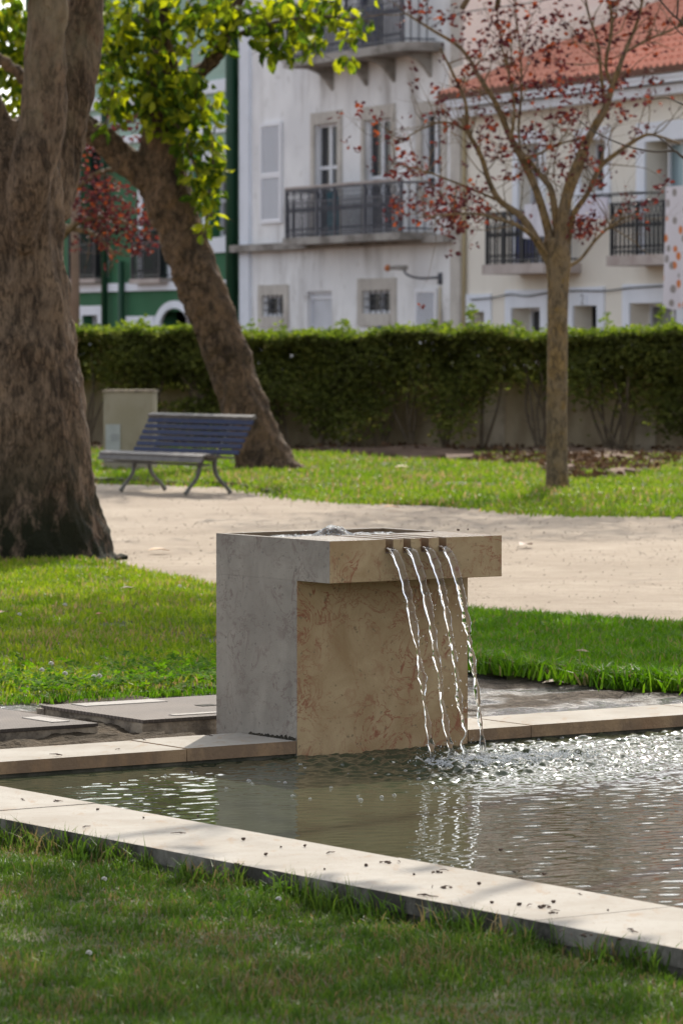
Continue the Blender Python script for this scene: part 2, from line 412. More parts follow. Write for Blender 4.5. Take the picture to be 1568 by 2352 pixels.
tq = tq-np.array([AX.x, AX.y])*np.maximum(0, ((tq-np.array([B.x,B.y]))@np.array([AX.x,AX.y]))-(KOUT-.008))[:,None]
blades('grass', withz(tq, 0), (.06,.12), .0036, M['grass_near'], 'tall thin grass stalks rising above the edge of the near kerb', .55)
blades('grass', lawn_z(edge, 0, .02, 2.0), (.03,.105), .005, M['grass_near'], 'taller green grass tufts along the outer face of the near kerb', .75)
q = scatter(mid_left, 60000, lambda q: (q[:,0] > -3.2) & (rng.random(len(q)) < .75)); k = nz(q, .8, 5)
q = q[(nz(q, 1.3, 8) < .46)]
blades('grass', lawn_z(q, .004, .03, .8), (.022,.06), .0085, M['grass_mid'], 'sunny yellow green lawn between the large trunk and the metal covers', .8)
q = scatter(mid_right, 84000)
blades('grass', lawn_z(q, .004, .03, .8), (.03,.085), .009, M['grass_right'], 'lush green lawn strip to the right of the fountain', .8)
fr = np.array(G([(-200,1617),(0,1609),(200,1598),(350,1591),(497,1585),(560,1582)]))
tt = rng.random(3400)*(len(fr)-1); ii = tt.astype(int); q = fr[ii]+(fr[ii+1]-fr[ii])*(tt-ii)[:,None]+np.stack([rng.normal(0,.05,3400), rng.normal(.03,.07,3400)], 1)
blades('grass', withz(q, -.012), (.02,.05), .0045, M['grass_right'], 'ragged grass edge behind the metal covers', 1.1)
for nm_, mt_, line_, k_, sd_, hb_, wb_ in (('ragged grass along the sand path beside the massive trunk', 'grass_mid', [(-60,1266),(120,1283),(262,1302),(350,1320),(430,1336),(497,1352),(560,1364)], 2600, .12, (.02,.06), .008),
        ('ragged far grass edge along the sand path in front of the bench and young tree', 'grass_far', [(-60,1096),(230,1106),(430,1112),(550,1116),(600,1128),(680,1140),(800,1151),(1000,1157),(1090,1160),(1180,1173),(1300,1179),(1568,1182),(1700,1183)], 5200, .22, (.03,.08), .016),
        ('ragged lush grass edge along the sand path right of the fountain', 'grass_right', [(1000,1402),(1080,1411),(1200,1415),(1300,1421),(1430,1432),(1568,1444),(3200,1586)], 4200, .10, (.02,.06), .008)):
    fr = np.array(G(line_)); tt = rng.random(k_)*(len(fr)-1); ii = tt.astype(int); q = fr[ii]+(fr[ii+1]-fr[ii])*(tt-ii)[:,None]+np.stack([rng.normal(0,sd_*.5,k_), rng.normal(0,sd_,k_)], 1)
    q = q[nz(q, 2.2, 4)+.35*rng.standard_normal(len(q)) > -.25]
    blades('grass', withz(q, -.014), hb_, wb_, M[mt_], nm_, 1.0)
fr = np.array(G([(1000,1530),(1090,1541),(1200,1556),(1400,1579),(1568,1590),(3300,1703)]))
tt = rng.random(4200)*(len(fr)-1); ii = tt.astype(int); q = fr[ii]+(fr[ii+1]-fr[ii])*(tt-ii)[:,None]+np.stack([rng.normal(0,.05,4200), rng.normal(.04,.07,4200)], 1)
blades('grass', lawn_z(q, .004, .03, .8), (.05,.13), .010, M['grass_right'], 'long grass flopping over the wet paving to the right of the fountain', 1.1)
q = scatter(far_lawn, 60000, lambda q: (np.abs(q[:,0]) < 5.4)); 
soil_ = nz(q, .45, 1); q = q[(soil_ < .42) | (q[:,1] < 41)]
blades('grass', lawn_z(q, .008, .05, .5), (.03,.09), .018, M['grass_far'], 'far lawn between the sand path and the hedge', .8)
def clover(name, q, z, size, label):
    n = len(q); hgt = .025+.04*rng.random(n); V = []; Fc = []; k = 0
    a0 = rng.random(n)*6.28; ts = .35*rng.standard_normal((n,2)); sz = size*(.7+.6*rng.random(n))
    for i in range(n):
        for l in range(3):
            a = a0[i]+l*2.094; d = np.array([math.cos(a), math.sin(a)]); p = np.array([-d[1], d[0]])
            for u, v in ((.08,0),(.45,-.42),(.95,-.38),(1.0,0),(.95,.38),(.45,.42)):
                xy = q[i]+sz[i]*(d*u+p*v); dd = xy-q[i]
                V.append((xy[0], xy[1], z+hgt[i]+dd@ts[i]-.15*sz[i]*abs(v)))
            Fc.append((k,k+1,k+2,k+3,k+4,k+5)); k += 6
    return tag(arr_mesh(name, np.array(V), np.array(Fc), M['clover']), label, 'clover', None, 'stuff')
q = np.concatenate([np.array([tuple(gp(x+random.gauss(0,sx), y+random.gauss(0,sy))[:2]) for _ in range(n_)]) for x, y, sx, sy, n_ in
    ((600,2030,45,10,110),(540,2003,25,7,50),(660,2050,30,9,60),(730,2062,25,7,40),(470,1995,40,9,40),(30,1905,40,8,40),(1000,2110,60,10,30))])
ca = [inE(Vector((x, y, 0)))[0] for x, y in q]; q = q[np.array(ca) < KOUT-.01]
clover('clover', q, 0, .017, 'bright clover patch at the foot of the near kerb')
q = np.concatenate([np.array([tuple(gp(x+random.gauss(0,sx), y+random.gauss(0,sy))[:2]) for _ in range(n_)]) for x, y, sx, sy, n_ in
    ((440,1560,50,14,260),(330,1575,70,12,240),(150,1592,90,9,240),(60,1575,60,12,120),(300,1545,120,18,200))])
q = q[inside(q, np.array(mid_left))]
clover('clover', q, 0, .018, 'clover along the paving edge beside the metal covers')

# ---------------------------------------------------------------- fountain
ft = empty('stone_fountain', E(S1/2, -S2/2, 0), 'square limestone fountain with an overhanging slotted top pouring four jets', 'fountain')
Bk = MB()
def ebox(mb, a0, a1, b0, b1, z0, z1, m=0, mf=None, mt=None):
    c = [E(a0,b0,z0), E(a1,b0,z0), E(a1,b1,z0), E(a0,b1,z0), E(a0,b0,z1), E(a1,b0,z1), E(a1,b1,z1), E(a0,b1,z1)]
    n = len(mb.f); mb.box8(c, m)
    if mf is not None: mb.m[n+4] = mf      # the face towards +b
    if mt is not None: mb.m[n+1] = mt
SB = ZT-.150
ebox(Bk, 0, S1, -S2, -OV, -.1, SB-.0004, 0, 1)
Bk.build('block', [M['stone_side'], M['stone_front']], ft)
def slot_a(x):
    d = ray(x, 1240); lo = Vector((B.x, B.y, 0)); t = lo.x/1
    # where the vertical plane of the front meets this column of the picture
    r = d.x/d.y; return (B.x - r*B.y)/(r*AX.y - AX.x)
SLOTS = [slot_a(x) for x in (894.0, 934.6, 975.0, 1015.7)]
SW = .033
As = [0, .03] + [v for s_ in SLOTS for v in (s_-SW/2, s_+SW/2)] + [S1-.03, S1]
Bs = [-S2, -S2+.03, -.355, 0]
def hcell(i, j):
    if i in (0, len(As)-2) or j == 0: return ZT
    if j == 1: return ZT-.05
    return ZT-.05 if (i-2) >= 0 and (i-2) % 2 == 0 and i-2 < 8 else ZT
sm = MB()
for i in range(len(As)-1):
    for j in range(len(Bs)-1):
        a0, a1, b0, b1, z = As[i], As[i+1], Bs[j], Bs[j+1], hcell(i, j)
        low = z < ZT
        sm.quad(E(a0,b1,z), E(a1,b1,z), E(a1,b0,z), E(a0,b0,z), 3 if low else 2)
        sm.quad(E(a0,b0,SB), E(a1,b0,SB), E(a1,b1,SB), E(a0,b1,SB), 1)
        for (di, dj, p, q_) in ((1,0,(a1,b1),(a1,b0)), (-1,0,(a0,b0),(a0,b1)), (0,1,(a0,b1),(a1,b1)), (0,-1,(a1,b0),(a0,b0))):
            ni, nj = i+di, j+dj
            zn = hcell(ni, nj) if 0 <= ni < len(As)-1 and 0 <= nj < len(Bs)-1 else SB
            if zn < z:
                out = zn == SB
                mt = (1 if dj == 1 else 0) if out else 3
                sm.quad(E(*p,zn), E(*q_,zn), E(*q_,z), E(*p,z), mt)
slab = sm.build('slab', [M['stone_side'], M['stone_front'], M['stone_top'], M['stone_wet']], ft)
# grime where the block meets the kerb
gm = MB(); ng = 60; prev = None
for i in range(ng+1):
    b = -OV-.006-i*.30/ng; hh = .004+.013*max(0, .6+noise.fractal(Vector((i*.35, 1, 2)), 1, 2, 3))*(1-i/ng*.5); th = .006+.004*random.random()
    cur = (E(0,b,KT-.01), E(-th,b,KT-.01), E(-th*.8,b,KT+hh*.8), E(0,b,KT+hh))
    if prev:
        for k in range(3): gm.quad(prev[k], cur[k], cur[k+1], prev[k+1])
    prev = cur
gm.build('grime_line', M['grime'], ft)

def water_mat(name, col, rough=.02, bs=.35, sc=26, hot=None, trans=0):
    t = NT(name)
    h = t.math('ADD', t.noise(sc, 3, .5, t.mapping((1,1,1))), t.math('MULTIPLY', t.noise(sc*3.1, 2), .35))
    if hot is not None:
        vd = t.n('VectorMath'); vd.operation = 'DISTANCE'; t.l(t.co, vd.inputs[0]); vd.inputs[1].default_value = tuple(hot)
        h = t.math('MULTIPLY', h, t.ramp(vd.outputs['Value'], .25, 1.25, 1, .03))
    c = col if not isinstance(col, list) else t.mix(t.ramp(t.noise(1.1, 4), .35, .65), col[0], col[1])
    return t.done(t.pbr(c, rough, t.bump(h, bs, .006), .5, 0, trans, 1.333))
M['pool'] = water_mat('murky_pool_water', [(.058,.064,.036), (.044,.052,.03)], .03, .55, 24, E(1.0,.35,ZW))
def glass(name, rough=.01, bs=0, sc=60, tint=(1,1,1)):
    t = NT(name); n = t.bump(t.noise(sc, 3), bs, .004) if bs else None
    return t.done(t.pbr(tint, rough, n, .5, 0, 1, 1.24))
M['clear'] = glass('clear_water')
# water in the basin with its bubbling dome
bw = MB(); n1, n2 = 90, 60; a0, a1, b0, b1 = .03, S1-.03, -S2+.03, -.355
dc = inE(gp(772, 1225, ZT-.012)); dc = (.36, -.50)
for i in range(n1+1):
    for j in range(n2+1):
        a, b = a0+(a1-a0)*i/n1, b0+(b1-b0)*j/n2; d = math.hypot(a-dc[0], b-dc[1])
        z = ZT-.013+.036*math.exp(-(d/.062)**3)*(1+.25*noise.noise(Vector((a*40,b*40,7))))+.004*math.sin(d*70)*math.exp(-d*4)+.005*noise.noise(Vector((a*28,b*28,0)))+.003*noise.noise(Vector((a*70,b*70,4)))
        bw.v.append(tuple(E(a,b,z)))
for i in range(n1):
    for j in range(n2):
        k = i*(n2+1)+j; bw.f.append((k, k+n2+1, k+n2+2, k+1)[::-1]); bw.m.append(0)
M['basin'] = water_mat('basin_water', (.80,.77,.72), .01, .35, 50, None, .92)
tag(bw.build('bubbling_water', M['basin'], None, True, E(dc[0], dc[1], ZT-.06)), 'clear water welling up in a low dome in the fountain basin', 'water')
fb = MB()
for i in range(420):
    an = random.random()*6.283; rr_ = abs(random.gauss(0,.075)); a, b = dc[0]+rr_*math.cos(an)*1.5, dc[1]+rr_*math.sin(an)
    if not (.035 < a < S1-.035 and -S2+.035 < b < -.36): continue
    fb.sphere(E(a, b, ZT-.012+.034*math.exp(-(math.hypot(a-dc[0], b-dc[1])/.062)**3)), random.uniform(.0012,.0032), 6, 4)
FB = fb
# jets
for k, sa in enumerate(SLOTS):
    fall = ZT-.045-ZW; T = math.sqrt(2*fall/9.81); v0 = .245/T; N = 110; mb = MB(); pts = []; n = 16
    base = 0; rs = random.Random(20+k); ph = rs.random()*6
    for i in range(N+1):
        s = i/N; t = T*(s**.75); bb = v0*t-.004; z = ZT-.030-.5*9.81*t*t*(fall/(fall+.0)) ; z = max(z, ZW-.012)
        drop = (ZT-.03-z)/fall
        wob = max(0, drop-.25); thin = max(.16, 1-1.3*max(0, noise.noise(Vector((drop*7.5, k*11.3, 2))))*min(1, max(0, drop-.15)*2))
        ca = sa+.012*drop*(1 if k < 2 else .6)+wob*.010*noise.noise(Vector((drop*9, k*7.1, 1)))*1.4
        cb = bb+wob*.016*noise.noise(Vector((drop*8, k*5.3, 9)))
        if k == 2 and .86 < drop < .97: ca += .012*math.sin((drop-.86)/.11*6.28)
        wa = thin*SW*.5*(1.12-.66*min(1, drop*1.1)**.8)+.0016; wb = .0095-.006*drop
        lump = 1+(.15+.75*min(1, drop*1.6))*noise.noise(Vector((drop*(22+4*k), k*3.7, 5)))+.25*max(0,drop-.4)*noise.noise(Vector((drop*60, k*3.7, 8)))
        tw = drop*(2+1.3*k)+ph
        for q_ in range(n):
            an = 2*math.pi*q_/n
            x_, y_ = math.cos(an)*wa*lump, math.sin(an)*wb*lump
            rip = 1+.16*noise.noise(Vector((x_*160, drop*40, y_*160+k)))
            if drop > .3:
                mxt = min(1, (drop-.3)*2)*.9; x_, y_ = x_*math.cos(tw*mxt)-y_*math.sin(tw*mxt), x_*math.sin(tw*mxt)+y_*math.cos(tw*mxt)
            mb.v.append(tuple(E(ca+x_*rip, cb+y_*rip, z)))
    for i in range(N):
        for q_ in range(n):
            a, b = i*n+q_, i*n+(q_+1) % n; mb.f.append((a, b, b+n, a+n)); mb.m.append(0)
    mb.f.append(tuple(range(n))); mb.m.append(0); mb.f.append(tuple(N*n+q_ for q_ in range(n))[::-1]); mb.m.append(0)
    for i in range(26):
        t = T*(.45+.45*rs.random()); p = E(sa+rs.gauss(0,.016), v0*t+rs.gauss(0,.012), ZT-.03-4.9*t*t); mb.sphere(p, .0010+.0020*rs.random(), 6, 5, 0, (1,1,1.6))
    o = mb.build('water_jet', M['clear'], None, True, E(sa, .05, ZT-.05))
    lab = ['leftmost water jet pouring from the slotted fountain top', 'second water jet from the left, pouring from the fountain top',
           'third water jet from the left, kinked near the pool surface', 'rightmost water jet, falling past the right edge of the block'][k]
    tag(o, lab, 'water jet', 'four water jets falling from the fountain')

# ---------------------------------------------------------------- pool: kerbs and water
def kerb_run(name, a0, a1, b0, b1, joints, along, inner, label, drop=.0):
    o = empty(name, E((a0+a1)/2, (b0+b1)/2, 0), label, 'kerb', 'pale stone kerbs of the pool')
    lo, hi = (a0, a1) if along == 'a' else (b0, b1)
    cuts = [lo]+sorted(joints)+[hi]; m = MB(); m2 = MB()
    for i in range(len(cuts)-1):
        g0, g1 = cuts[i]+.0015, cuts[i+1]-.0015; dz = random.uniform(-.0015,.0015)
        r = (g0, g1, b0, b1) if along == 'a' else (a0, a1, g0, g1)
        n = len(m.f); ebox(m, *r, KT-.045, KT+dz)
        for f in range(6):
            if f == 1: m.m[n+f] = 0
            else: m.m[n+f] = 1
    m.build('coping', [M['kerb'], inner], o)
    ins = .012
    r = (a0, a1, b0+ins, b1-ins) if along == 'a' else (a0+ins, a1-ins, b0, b1)
    ebox(m2, *r, -.12, KT-.046); m2.build('footing', [M['kerb_low'] if drop == 0 else M['kerb_out']], o)
    return o
CB = -OV
kerb_run('pool_kerb', KOUT, -.002, KB, CB, [KIN, -.47], 'a', M['kerb_in'], 'pale stone kerb to the left of the fountain, dry and sunlit at its far end')
kerb_run('pool_kerb', S1+.002, 6, KB, CB, [1.06, 2.0, 2.9], 'a', M['kerb_in'], 'grey stone kerb to the right of the fountain with a wet patch')
jb = [inE(gp(x, y, KT))[1] for x, y in ((120,1853),(700,1990),(1280,2110))]
kerb_run('pool_kerb', KOUT, KIN, CB, 8.5, jb, 'b', M['kerb_out'], 'long sunlit foreground kerb dotted with seeds beside the near lawn', 1)
# water surface with waves spreading from where the jets fall in
imp = [(s_+.012, .243) for s_ in SLOTS]
A_ = np.arange(KIN+.001, 2.6, .0095); B_ = np.arange(CB, 4.3, .0095)
aa, bb = np.meshgrid(A_, B_, indexing='ij'); zz = np.zeros_like(aa)
for i, (pa, pb) in enumerate(imp):
    d = np.hypot(aa-pa, bb-pb)+.02
    for lam, am in ((.085,.0030),(.05,.0022),(.125,.0022)):
        zz += am*np.exp(-d*2.0)/(1+d*.7)*np.sin(2*np.pi*d/lam+i*1.7+lam*90)
def vnoise(x, y, seed):
    r2 = np.random.default_rng(seed); out = np.zeros_like(x)
    for _ in range(16):
        th = r2.random()*6.28; kf = (.6+.9*r2.random()); out += np.sin(x*kf*math.cos(th)*6.28+y*kf*math.sin(th)*6.28+r2.random()*6.28)
    return out/4
dm = np.hypot(aa-.50, (bb-.30)*1.0)
chop = np.exp(-(dm/.55)**2)
zz += vnoise(aa*10, bb*10, 3)*.0060*chop+vnoise(aa*22, bb*22, 4)*.0042*chop
right = 1/(1+np.exp(-(aa+.15)*5))
farf = np.exp(-np.maximum(0, bb-.68)/.34)
zz += vnoise(aa*9, bb*13, 5)*(.0004+.0042*right*farf)+vnoise(aa*17, bb*22, 15)*.0021*right*farf+vnoise(aa*28, bb*32, 25)*.0012*right*farf
zz += vnoise(aa*3, bb*5, 6)*(.00025+.00008*right+.0016*right*farf)
leftp = np.exp(-((aa+.75)/.35)**2-((bb-.55)/.45)**2)
zz += vnoise(aa*5, bb*9, 8)*.0011*leftp
nA, nB = aa.shape
P0 = np.array([B.x, B.y]); V = np.zeros((nA*nB,3))
V[:,0] = (P0[0]+AX.x*aa+BX.x*bb).ravel(); V[:,1] = (P0[1]+AX.y*aa+BX.y*bb).ravel(); V[:,2] = (ZW+zz).ravel()
ix = (np.arange(nA-1)[:,None]*nB+np.arange(nB-1)[None,:]).ravel()
Fq = np.stack([ix, ix+1, ix+nB+1, ix+nB], 1)[:, ::-1]
o = arr_mesh('pool_water', V, Fq, M['pool'], None, True); o['kind'] = 'structure'
mb = MB(); mb.quad(E(2.58,CB,ZW-.004), E(6,CB,ZW-.004), E(6,8,ZW-.004), E(2.58,8,ZW-.004)); mb.quad(E(KIN,4.29,ZW-.004), E(2.58,4.29,ZW-.004), E(2.58,8,ZW-.004), E(KIN,8,ZW-.004))
o = mb.build('pool_water', M['pool']); o['kind'] = 'structure'
# foam and bubbles
def foam_mat():
    t = NT('foam'); fr = t.n('Fresnel'); fr.inputs[0].default_value = 1.33
    g = t.n('BsdfGlossy'); g.inputs['Roughness'].default_value = .03
    tr = t.n('BsdfTransparent'); m = t.n('MixShader'); t.l(t.ramp(fr.outputs[0], 0, 1, .16, 1), m.inputs[0]); t.l(tr.outputs[0], m.inputs[1]); t.l(g.outputs[0], m.inputs[2])
    return t.done(m.outputs[0])
M['bubble'] = foam_mat()
fo = MB()
for i in range(4200):
    pa, pb = random.choice(imp); a = pa+random.gauss(0,.05)+abs(random.gauss(0,.17)); b = pb+random.gauss(.01,.045)+.06*abs(random.gauss(0,1))
    fo.sphere(E(a, b, ZW+.003+abs(random.gauss(0,.004))), random.uniform(.0012,.0040), 6, 4)
for i in range(260):
    pa, pb = random.choice(imp); fo.sphere(E(pa+random.gauss(0,.03), pb+random.gauss(0,.03), ZW+abs(random.gauss(0,.035))), random.uniform(.0008,.002), 5, 4)
ft_ = NT('froth'); gl_ = ft_.pbr((1,1,1), .03, None, .5, 0, 1, 1.333); di_ = ft_.pbr((.75,.76,.76), .2, None, .5); mx_ = ft_.n('MixShader'); mx_.inputs[0].default_value = .6; ft_.l(gl_, mx_.inputs[1]); ft_.l(di_, mx_.inputs[2]); M['froth'] = ft_.done(mx_.outputs[0])
tag(FB.build('foam', M['froth'], None, True), 'white froth around the bubbling dome in the fountain basin', 'foam', None, 'stuff')
tag(fo.build('foam', M['froth'], None, True), 'froth and droplets where the jets strike the pool', 'foam', None, 'stuff')
bub = MB(); bub.sphere((0,0,0), 1, 14, 7, half=True); bme = bub.build('bubble', M['bubble'], None, True)
spots = [(572,1795),(580,1801),(640,1797),(655,1799),(672,1830),(712,1836),(822,1830),(828,1838),(876,1832),(905,1828),(455,1793),(440,1775),(690,1757),(700,1765),(745,1738),(775,1752),(800,1779),(862,1778),(930,1772),(1235,1700),(1262,1712),(1290,1697),(1320,1694),(1475,1690),(1090,1701),(1120,1705),(1160,1699),(960,1790),(1000,1812),(380,1782),(520,1812),(760,1810)]
for i, (x, y) in enumerate(spots):
    o = bme if i == 0 else bme.copy()
    if i: COL.objects.link(o)
    p = gp(x, y, ZW); o.location = (p.x, p.y, ZW+.001); s_ = random.uniform(.004,.0085)*(1.35 if i % 7 == 0 else 1); o.scale = (s_, s_, s_*.9)
    tag(o, 'round clear bubble floating on the pool water', 'bubble', 'bubbles floating on the pool')

# ---------------------------------------------------------------- metal covers behind the kerb
def plate_mat():
    t = NT('cast_iron_plate')
    v = t.mapping((1,1,1), (0,0,R(45-34.8)))
    w1 = t.n('TexChecker'); w1.inputs['Scale'].default_value = 56; t.l(v, w1.inputs[0])
    c = t.mix(t.ramp(t.noise(3, 5), .4, .65), (.15,.12,.10), (.10,.08,.068))
    c = t.mix(t.math('MULTIPLY', w1.outputs['Fac'], .55), c, (.028,.024,.02))
    return t.done(t.pbr(c, .75, t.bump(w1.outputs['Fac'], .8, .004), .25))
M['plate'] = plate_mat()
M['concrete'] = simple('rough_concrete', (.34,.28,.21), .9, (.11,.09,.07), 9, bump=.8, bsc=50, bd=.015)
M['smooth_grey'] = simple('smooth_grey', (.30,.275,.25), .7, (.25,.23,.21), 20, spec=.2)
def cover(corner, la, lb, label, plates, zt=.066):
    ca, cb = inE(corner); o = empty('access_cover', E(ca-la/2 if la > 0 else ca-la/2, cb-lb/2, 0), label, 'access cover', 'metal covers beside the pool')
    a0, a1 = (ca-la, ca) if la > 0 else (ca, ca-la)
    b0, b1 = cb-lb, cb
    m = MB()                                      # broken concrete collar
    for i in range(14):
        for s_ in (0, 1):
            x0, x1 = a0+(a1-a0)*i/14, a0+(a1-a0)*(i+1)/14; j = .012*random.random()
            bbb = b1-.012 if s_ else b0+.012
            m.box8([E(x0,bbb-.05,-.03), E(x1,bbb-.05,-.03), E(x1,bbb+j+.006,-.03+.02*random.random()), E(x0,bbb+j,-.03+.02*random.random()), E(x0,bbb-.05,zt-.014), E(x1,bbb-.05,zt-.014), E(x1,bbb+.006,zt-.014), E(x0,bbb+.006,zt-.014)])
    m.box8([E(a0,b0+.02,-.05), E(a1,b0+.02,-.05), E(a1,b1-.02,-.05), E(a0,b1-.02,-.05), E(a0+.006,b0+.02,zt-.013), E(a1-.006,b0+.02,zt-.013), E(a1-.006,b1-.02,zt-.013), E(a0+.006,b1-.02,zt-.013)])
    m.build('concrete_collar', M['concrete'], o)
    m = MB(); ebox(m, a0, a1, b0, b1, zt-.012, zt); m.build('plate', M['plate'], o)
    for x0, x1, y0, y1 in plates:
        m = MB(); ebox(m, a0+(a1-a0)*x0, a0+(a1-a0)*x1, b0+(b1-b0)*y0, b0+(b1-b0)*y1, zt+.0005, zt+.003); m.build('label_plate', M['smooth_grey'], o)
    m = MB(); ebox(m, a0+(a1-a0)*.52, a0+(a1-a0)*.6, b0+(b1-b0)*.46, b0+(b1-b0)*.54, zt+.001, zt+.0025); m.build('keyhole', M['grime'], o)
    return o
cover(gp(330,1654,.066), -.95, .76, 'wide rusty checkered metal cover directly behind the fountain kerb, beside the block', [(.12,.52,.05,.2),(.2,.5,.84,.9)])
cover(gp(226,1661,.066), .95, .76, 'checkered metal cover with cracked concrete edge near the corner of the pool', [(.55,.82,.1,.2),(.86,.94,.55,.85)])
# mud and broken bits between covers and kerb
M['mud'] = simple('wet_mud_floor', (.05,.04,.028), .9, (.11,.085,.06), 5, .4, .65, .06, bump=.9, bsc=35, bd=.03)
sheet('mud_floor', [tuple(E(a, b, 0)[:2]) for a, b in ((-3,KB+.012),(-.0,KB+.012),(-.0,KB-1.3),(-3,KB-1.3))], .026, M['mud'], .02, .022, 7)
mm = MB()
for i in range(420):
    a = random.uniform(-2.0,-.02); b = KB-abs(random.gauss(0,.07))-.01
    p = E(a, b, -.002+.012*random.random()); r = random.uniform(.008,.036)
    nbase = len(mm.v); mm.sphere(p, r, 7, 5, 0, (1.4,1,.45))
    for k in range(nbase, len(mm.v)):
        q = Vector(mm.v[k]); f = 1+.35*noise.noise(q*40); mm.v[k] = tuple(p+(q-p)*f)
tag(mm.build('mud', simple('wet_mud', (.05,.042,.03), .28, (.10,.08,.055), 20, bump=.8, bsc=60)), 'dark wet mud along the back of the kerb', 'mud', None, 'stuff')

# ---------------------------------------------------------------- seeds, twigs and leaves lying about
M['seed'] = simple('dark_seed', (.06,.04,.03), .8, (.12,.07,.045), 60, bump=.6, bsc=90)
def clump_mesh(name, seed, n, spread):
    rs = random.Random(seed); mb = MB()
    for i in range(n):
        c = Vector((rs.gauss(0,spread), rs.gauss(0,spread*.6), .002+.003*rs.random())); r = rs.uniform(.003,.0058)
        if n > 1 and rs.random() < .45:
            d = Vector((rs.gauss(0,1), rs.gauss(0,1), rs.uniform(-.1,.25))).normalized()*rs.uniform(.012,.024); mb.tube([c-d, c+Vector((0,0,.004)), c+d], [.0012,.0018,.0008], 5)
        else:
            b0 = len(mb.v); mb.sphere(c, r, 9, 7, 0, (1.25,.85,.75))
            for k in range(b0, len(mb.v)):
                q = Vector(mb.v[k]); mb.v[k] = tuple(c+(q-c)*(1+.7*noise.noise(q*230+Vector((seed,0,0)))))
    return mb.build(name, M['seed'], None, True)
def drop_copies(base, places, z, label, cat, group):
    for i, (x, y) in enumerate(places):
        o = base if i == 0 else base.copy()
        if i: COL.objects.link(o)
        o.location = gp(x, y, z); o.rotation_euler = (0,0,random.random()*6.28); s_ = random.uniform(.5,1.05); o.scale = (s_,)*3
        tag(o, label, cat, group)
drop_copies(clump_mesh('seed_cluster', 3, 7, .018), [(130,1841),(1020,2040),(1245,2085),(1180,2003),(1248,2009),(545,1986),(1005,2005),(1340,2150),(68,1840),(60,2,)][:8]+[(890,1983),(1270,2098)], KT+.001, 'small heap of brown seeds and twigs on the pale foreground kerb', 'seed heap', 'seed heaps on the foreground kerb')
drop_copies(clump_mesh('dark_seed', 5, 1, .001), [(224,1861),(455,1876),(1150,1955),(1190,2080),(1100,2032),(645,1947),(1271,2074),(840,1990),(950,2010),(1395,2092),(560,1930),(610,1965),(745,1998),(1130,2075),(1480,2190),(700,1945),(330,1880),(1420,2160)], KT+.001, 'single dark round seed lying on the pale foreground kerb', 'seed', 'loose seeds on the foreground kerb')
tw = MB(); tw.tube([Vector((-.03,0,.003)), Vector((-.008,.004,.006)), Vector((.012,-.003,.004)), Vector((.032,.004,.003))], [.0016,.0022,.0019,.001], 6); tw.sphere((-.012,.004,.004), .0045, 7, 5, 0, (1.6,1,.6))
drop_copies(tw.build('twig', M['seed'], None, True), [(270,1722),(130,1735),(52,1838),(330,1700),(480,1690),(200,1900),(410,1915),(1330,2055),(980,2060),(1450,2140),(760,1960),(1200,2020),(1290,2140)], KT+.001, 'thin brown twig lying flat on a pale kerb stone', 'twig', 'twigs on the pool kerbs')
drop_copies(clump_mesh('stone_crumb', 9, 1, .001), [(993,1219.5),(1052,1218),(1074,1216.5)], ZT+.001, 'small dark crumb lying on the flat top of the fountain', 'crumb', 'crumbs on the fountain top')
def leaf_obj(name, x, y, z, size, col, label, rot=0):
    mb = MB(); n = 7; c = gp(x, y, z)
    top = []
    for i in range(n+1):
        u = i/n; wd = .34*math.sin(math.pi*min(1, u*1.02+.01))**.8; cz = .035*math.sin(u*4)+.05
        top.append(((u-.5, -wd, cz+.16*wd), (u-.5, 0, cz), (u-.5, wd, cz+.22*wd)))
    for i in range(n):
        for k in (0, 1):
            q = [top[i][k], top[i+1][k], top[i+1][k+1], top[i][k+1]]
            mb.quad(*[(c.x+size*(p[0]*math.cos(rot)-p[1]*math.sin(rot)), c.y+size*(p[0]*math.sin(rot)+p[1]*math.cos(rot)), c.z+size*(.02+p[2])) for p in q])
    mat = simple('fallen_leaf', col, .6, tuple(v*.7 for v in col), 40)
    o = mb.build(name, mat, None, True, c); tag(o, label, 'leaf')
leaf_obj('fallen_leaf', 367, 1268, 0, .17, (.42,.2,.03), 'orange brown fallen leaf on the sand path left of the fountain', .3)
leaf_obj('fallen_leaf', 1207, 1254, 0, .15, (.2,.09,.05), 'dark red brown leaf on the sand path right of the fountain', 1.0)
leaf_obj('fallen_leaf', 296, 1354, .04, .10, (.42,.31,.19), 'pale dry leaf on the sunny lawn behind the left cover', .1)
leaf_obj('fallen_leaf', 8, 1409, .05, .10, (.6,.38,.26), 'pale pink dry leaf at the left edge of the sunny lawn', 1.2)
leaf_obj('fallen_leaf', 232, 1412, .05, .06, (.4,.08,.03), 'small red leaf on the sunny lawn', .4)
leaf_obj('fallen_leaf', 1335, 1500, .05, .09, (.3,.19,.10), 'tan dry leaf lying on the lush lawn right of the fountain', -.4)
leaf_obj('fallen_leaf', 1275, 1573, 0, .12, (.42,.31,.21), 'crumpled pale leaf on the wet paving edge', .1)
leaf_obj('fallen_leaf', 925, 1076, .05, .2, (.5,.33,.1), 'yellowish leaf on the far lawn', .1)
leaf_obj('fallen_leaf', 900, 1168, 0, .16, (.5,.2,.03), 'small orange leaf at the edge of the far lawn', .1)
M['petal'] = leafmat('white_petal', [(.62,.6,.55),(.72,.7,.66)], .3)
fl = MB()
for i in range(26):
    th = math.acos(1-1.3*random.random()); ph = random.random()*6.28; d = Vector((math.sin(th)*math.cos(ph), math.sin(th)*math.sin(ph), math.cos(th)))
    fl.tube([Vector((0,0,0))+d*.003, d*.010], [.0016,.0022], 5)
flo = fl.build('clover_flower', M['petal'], None, True)
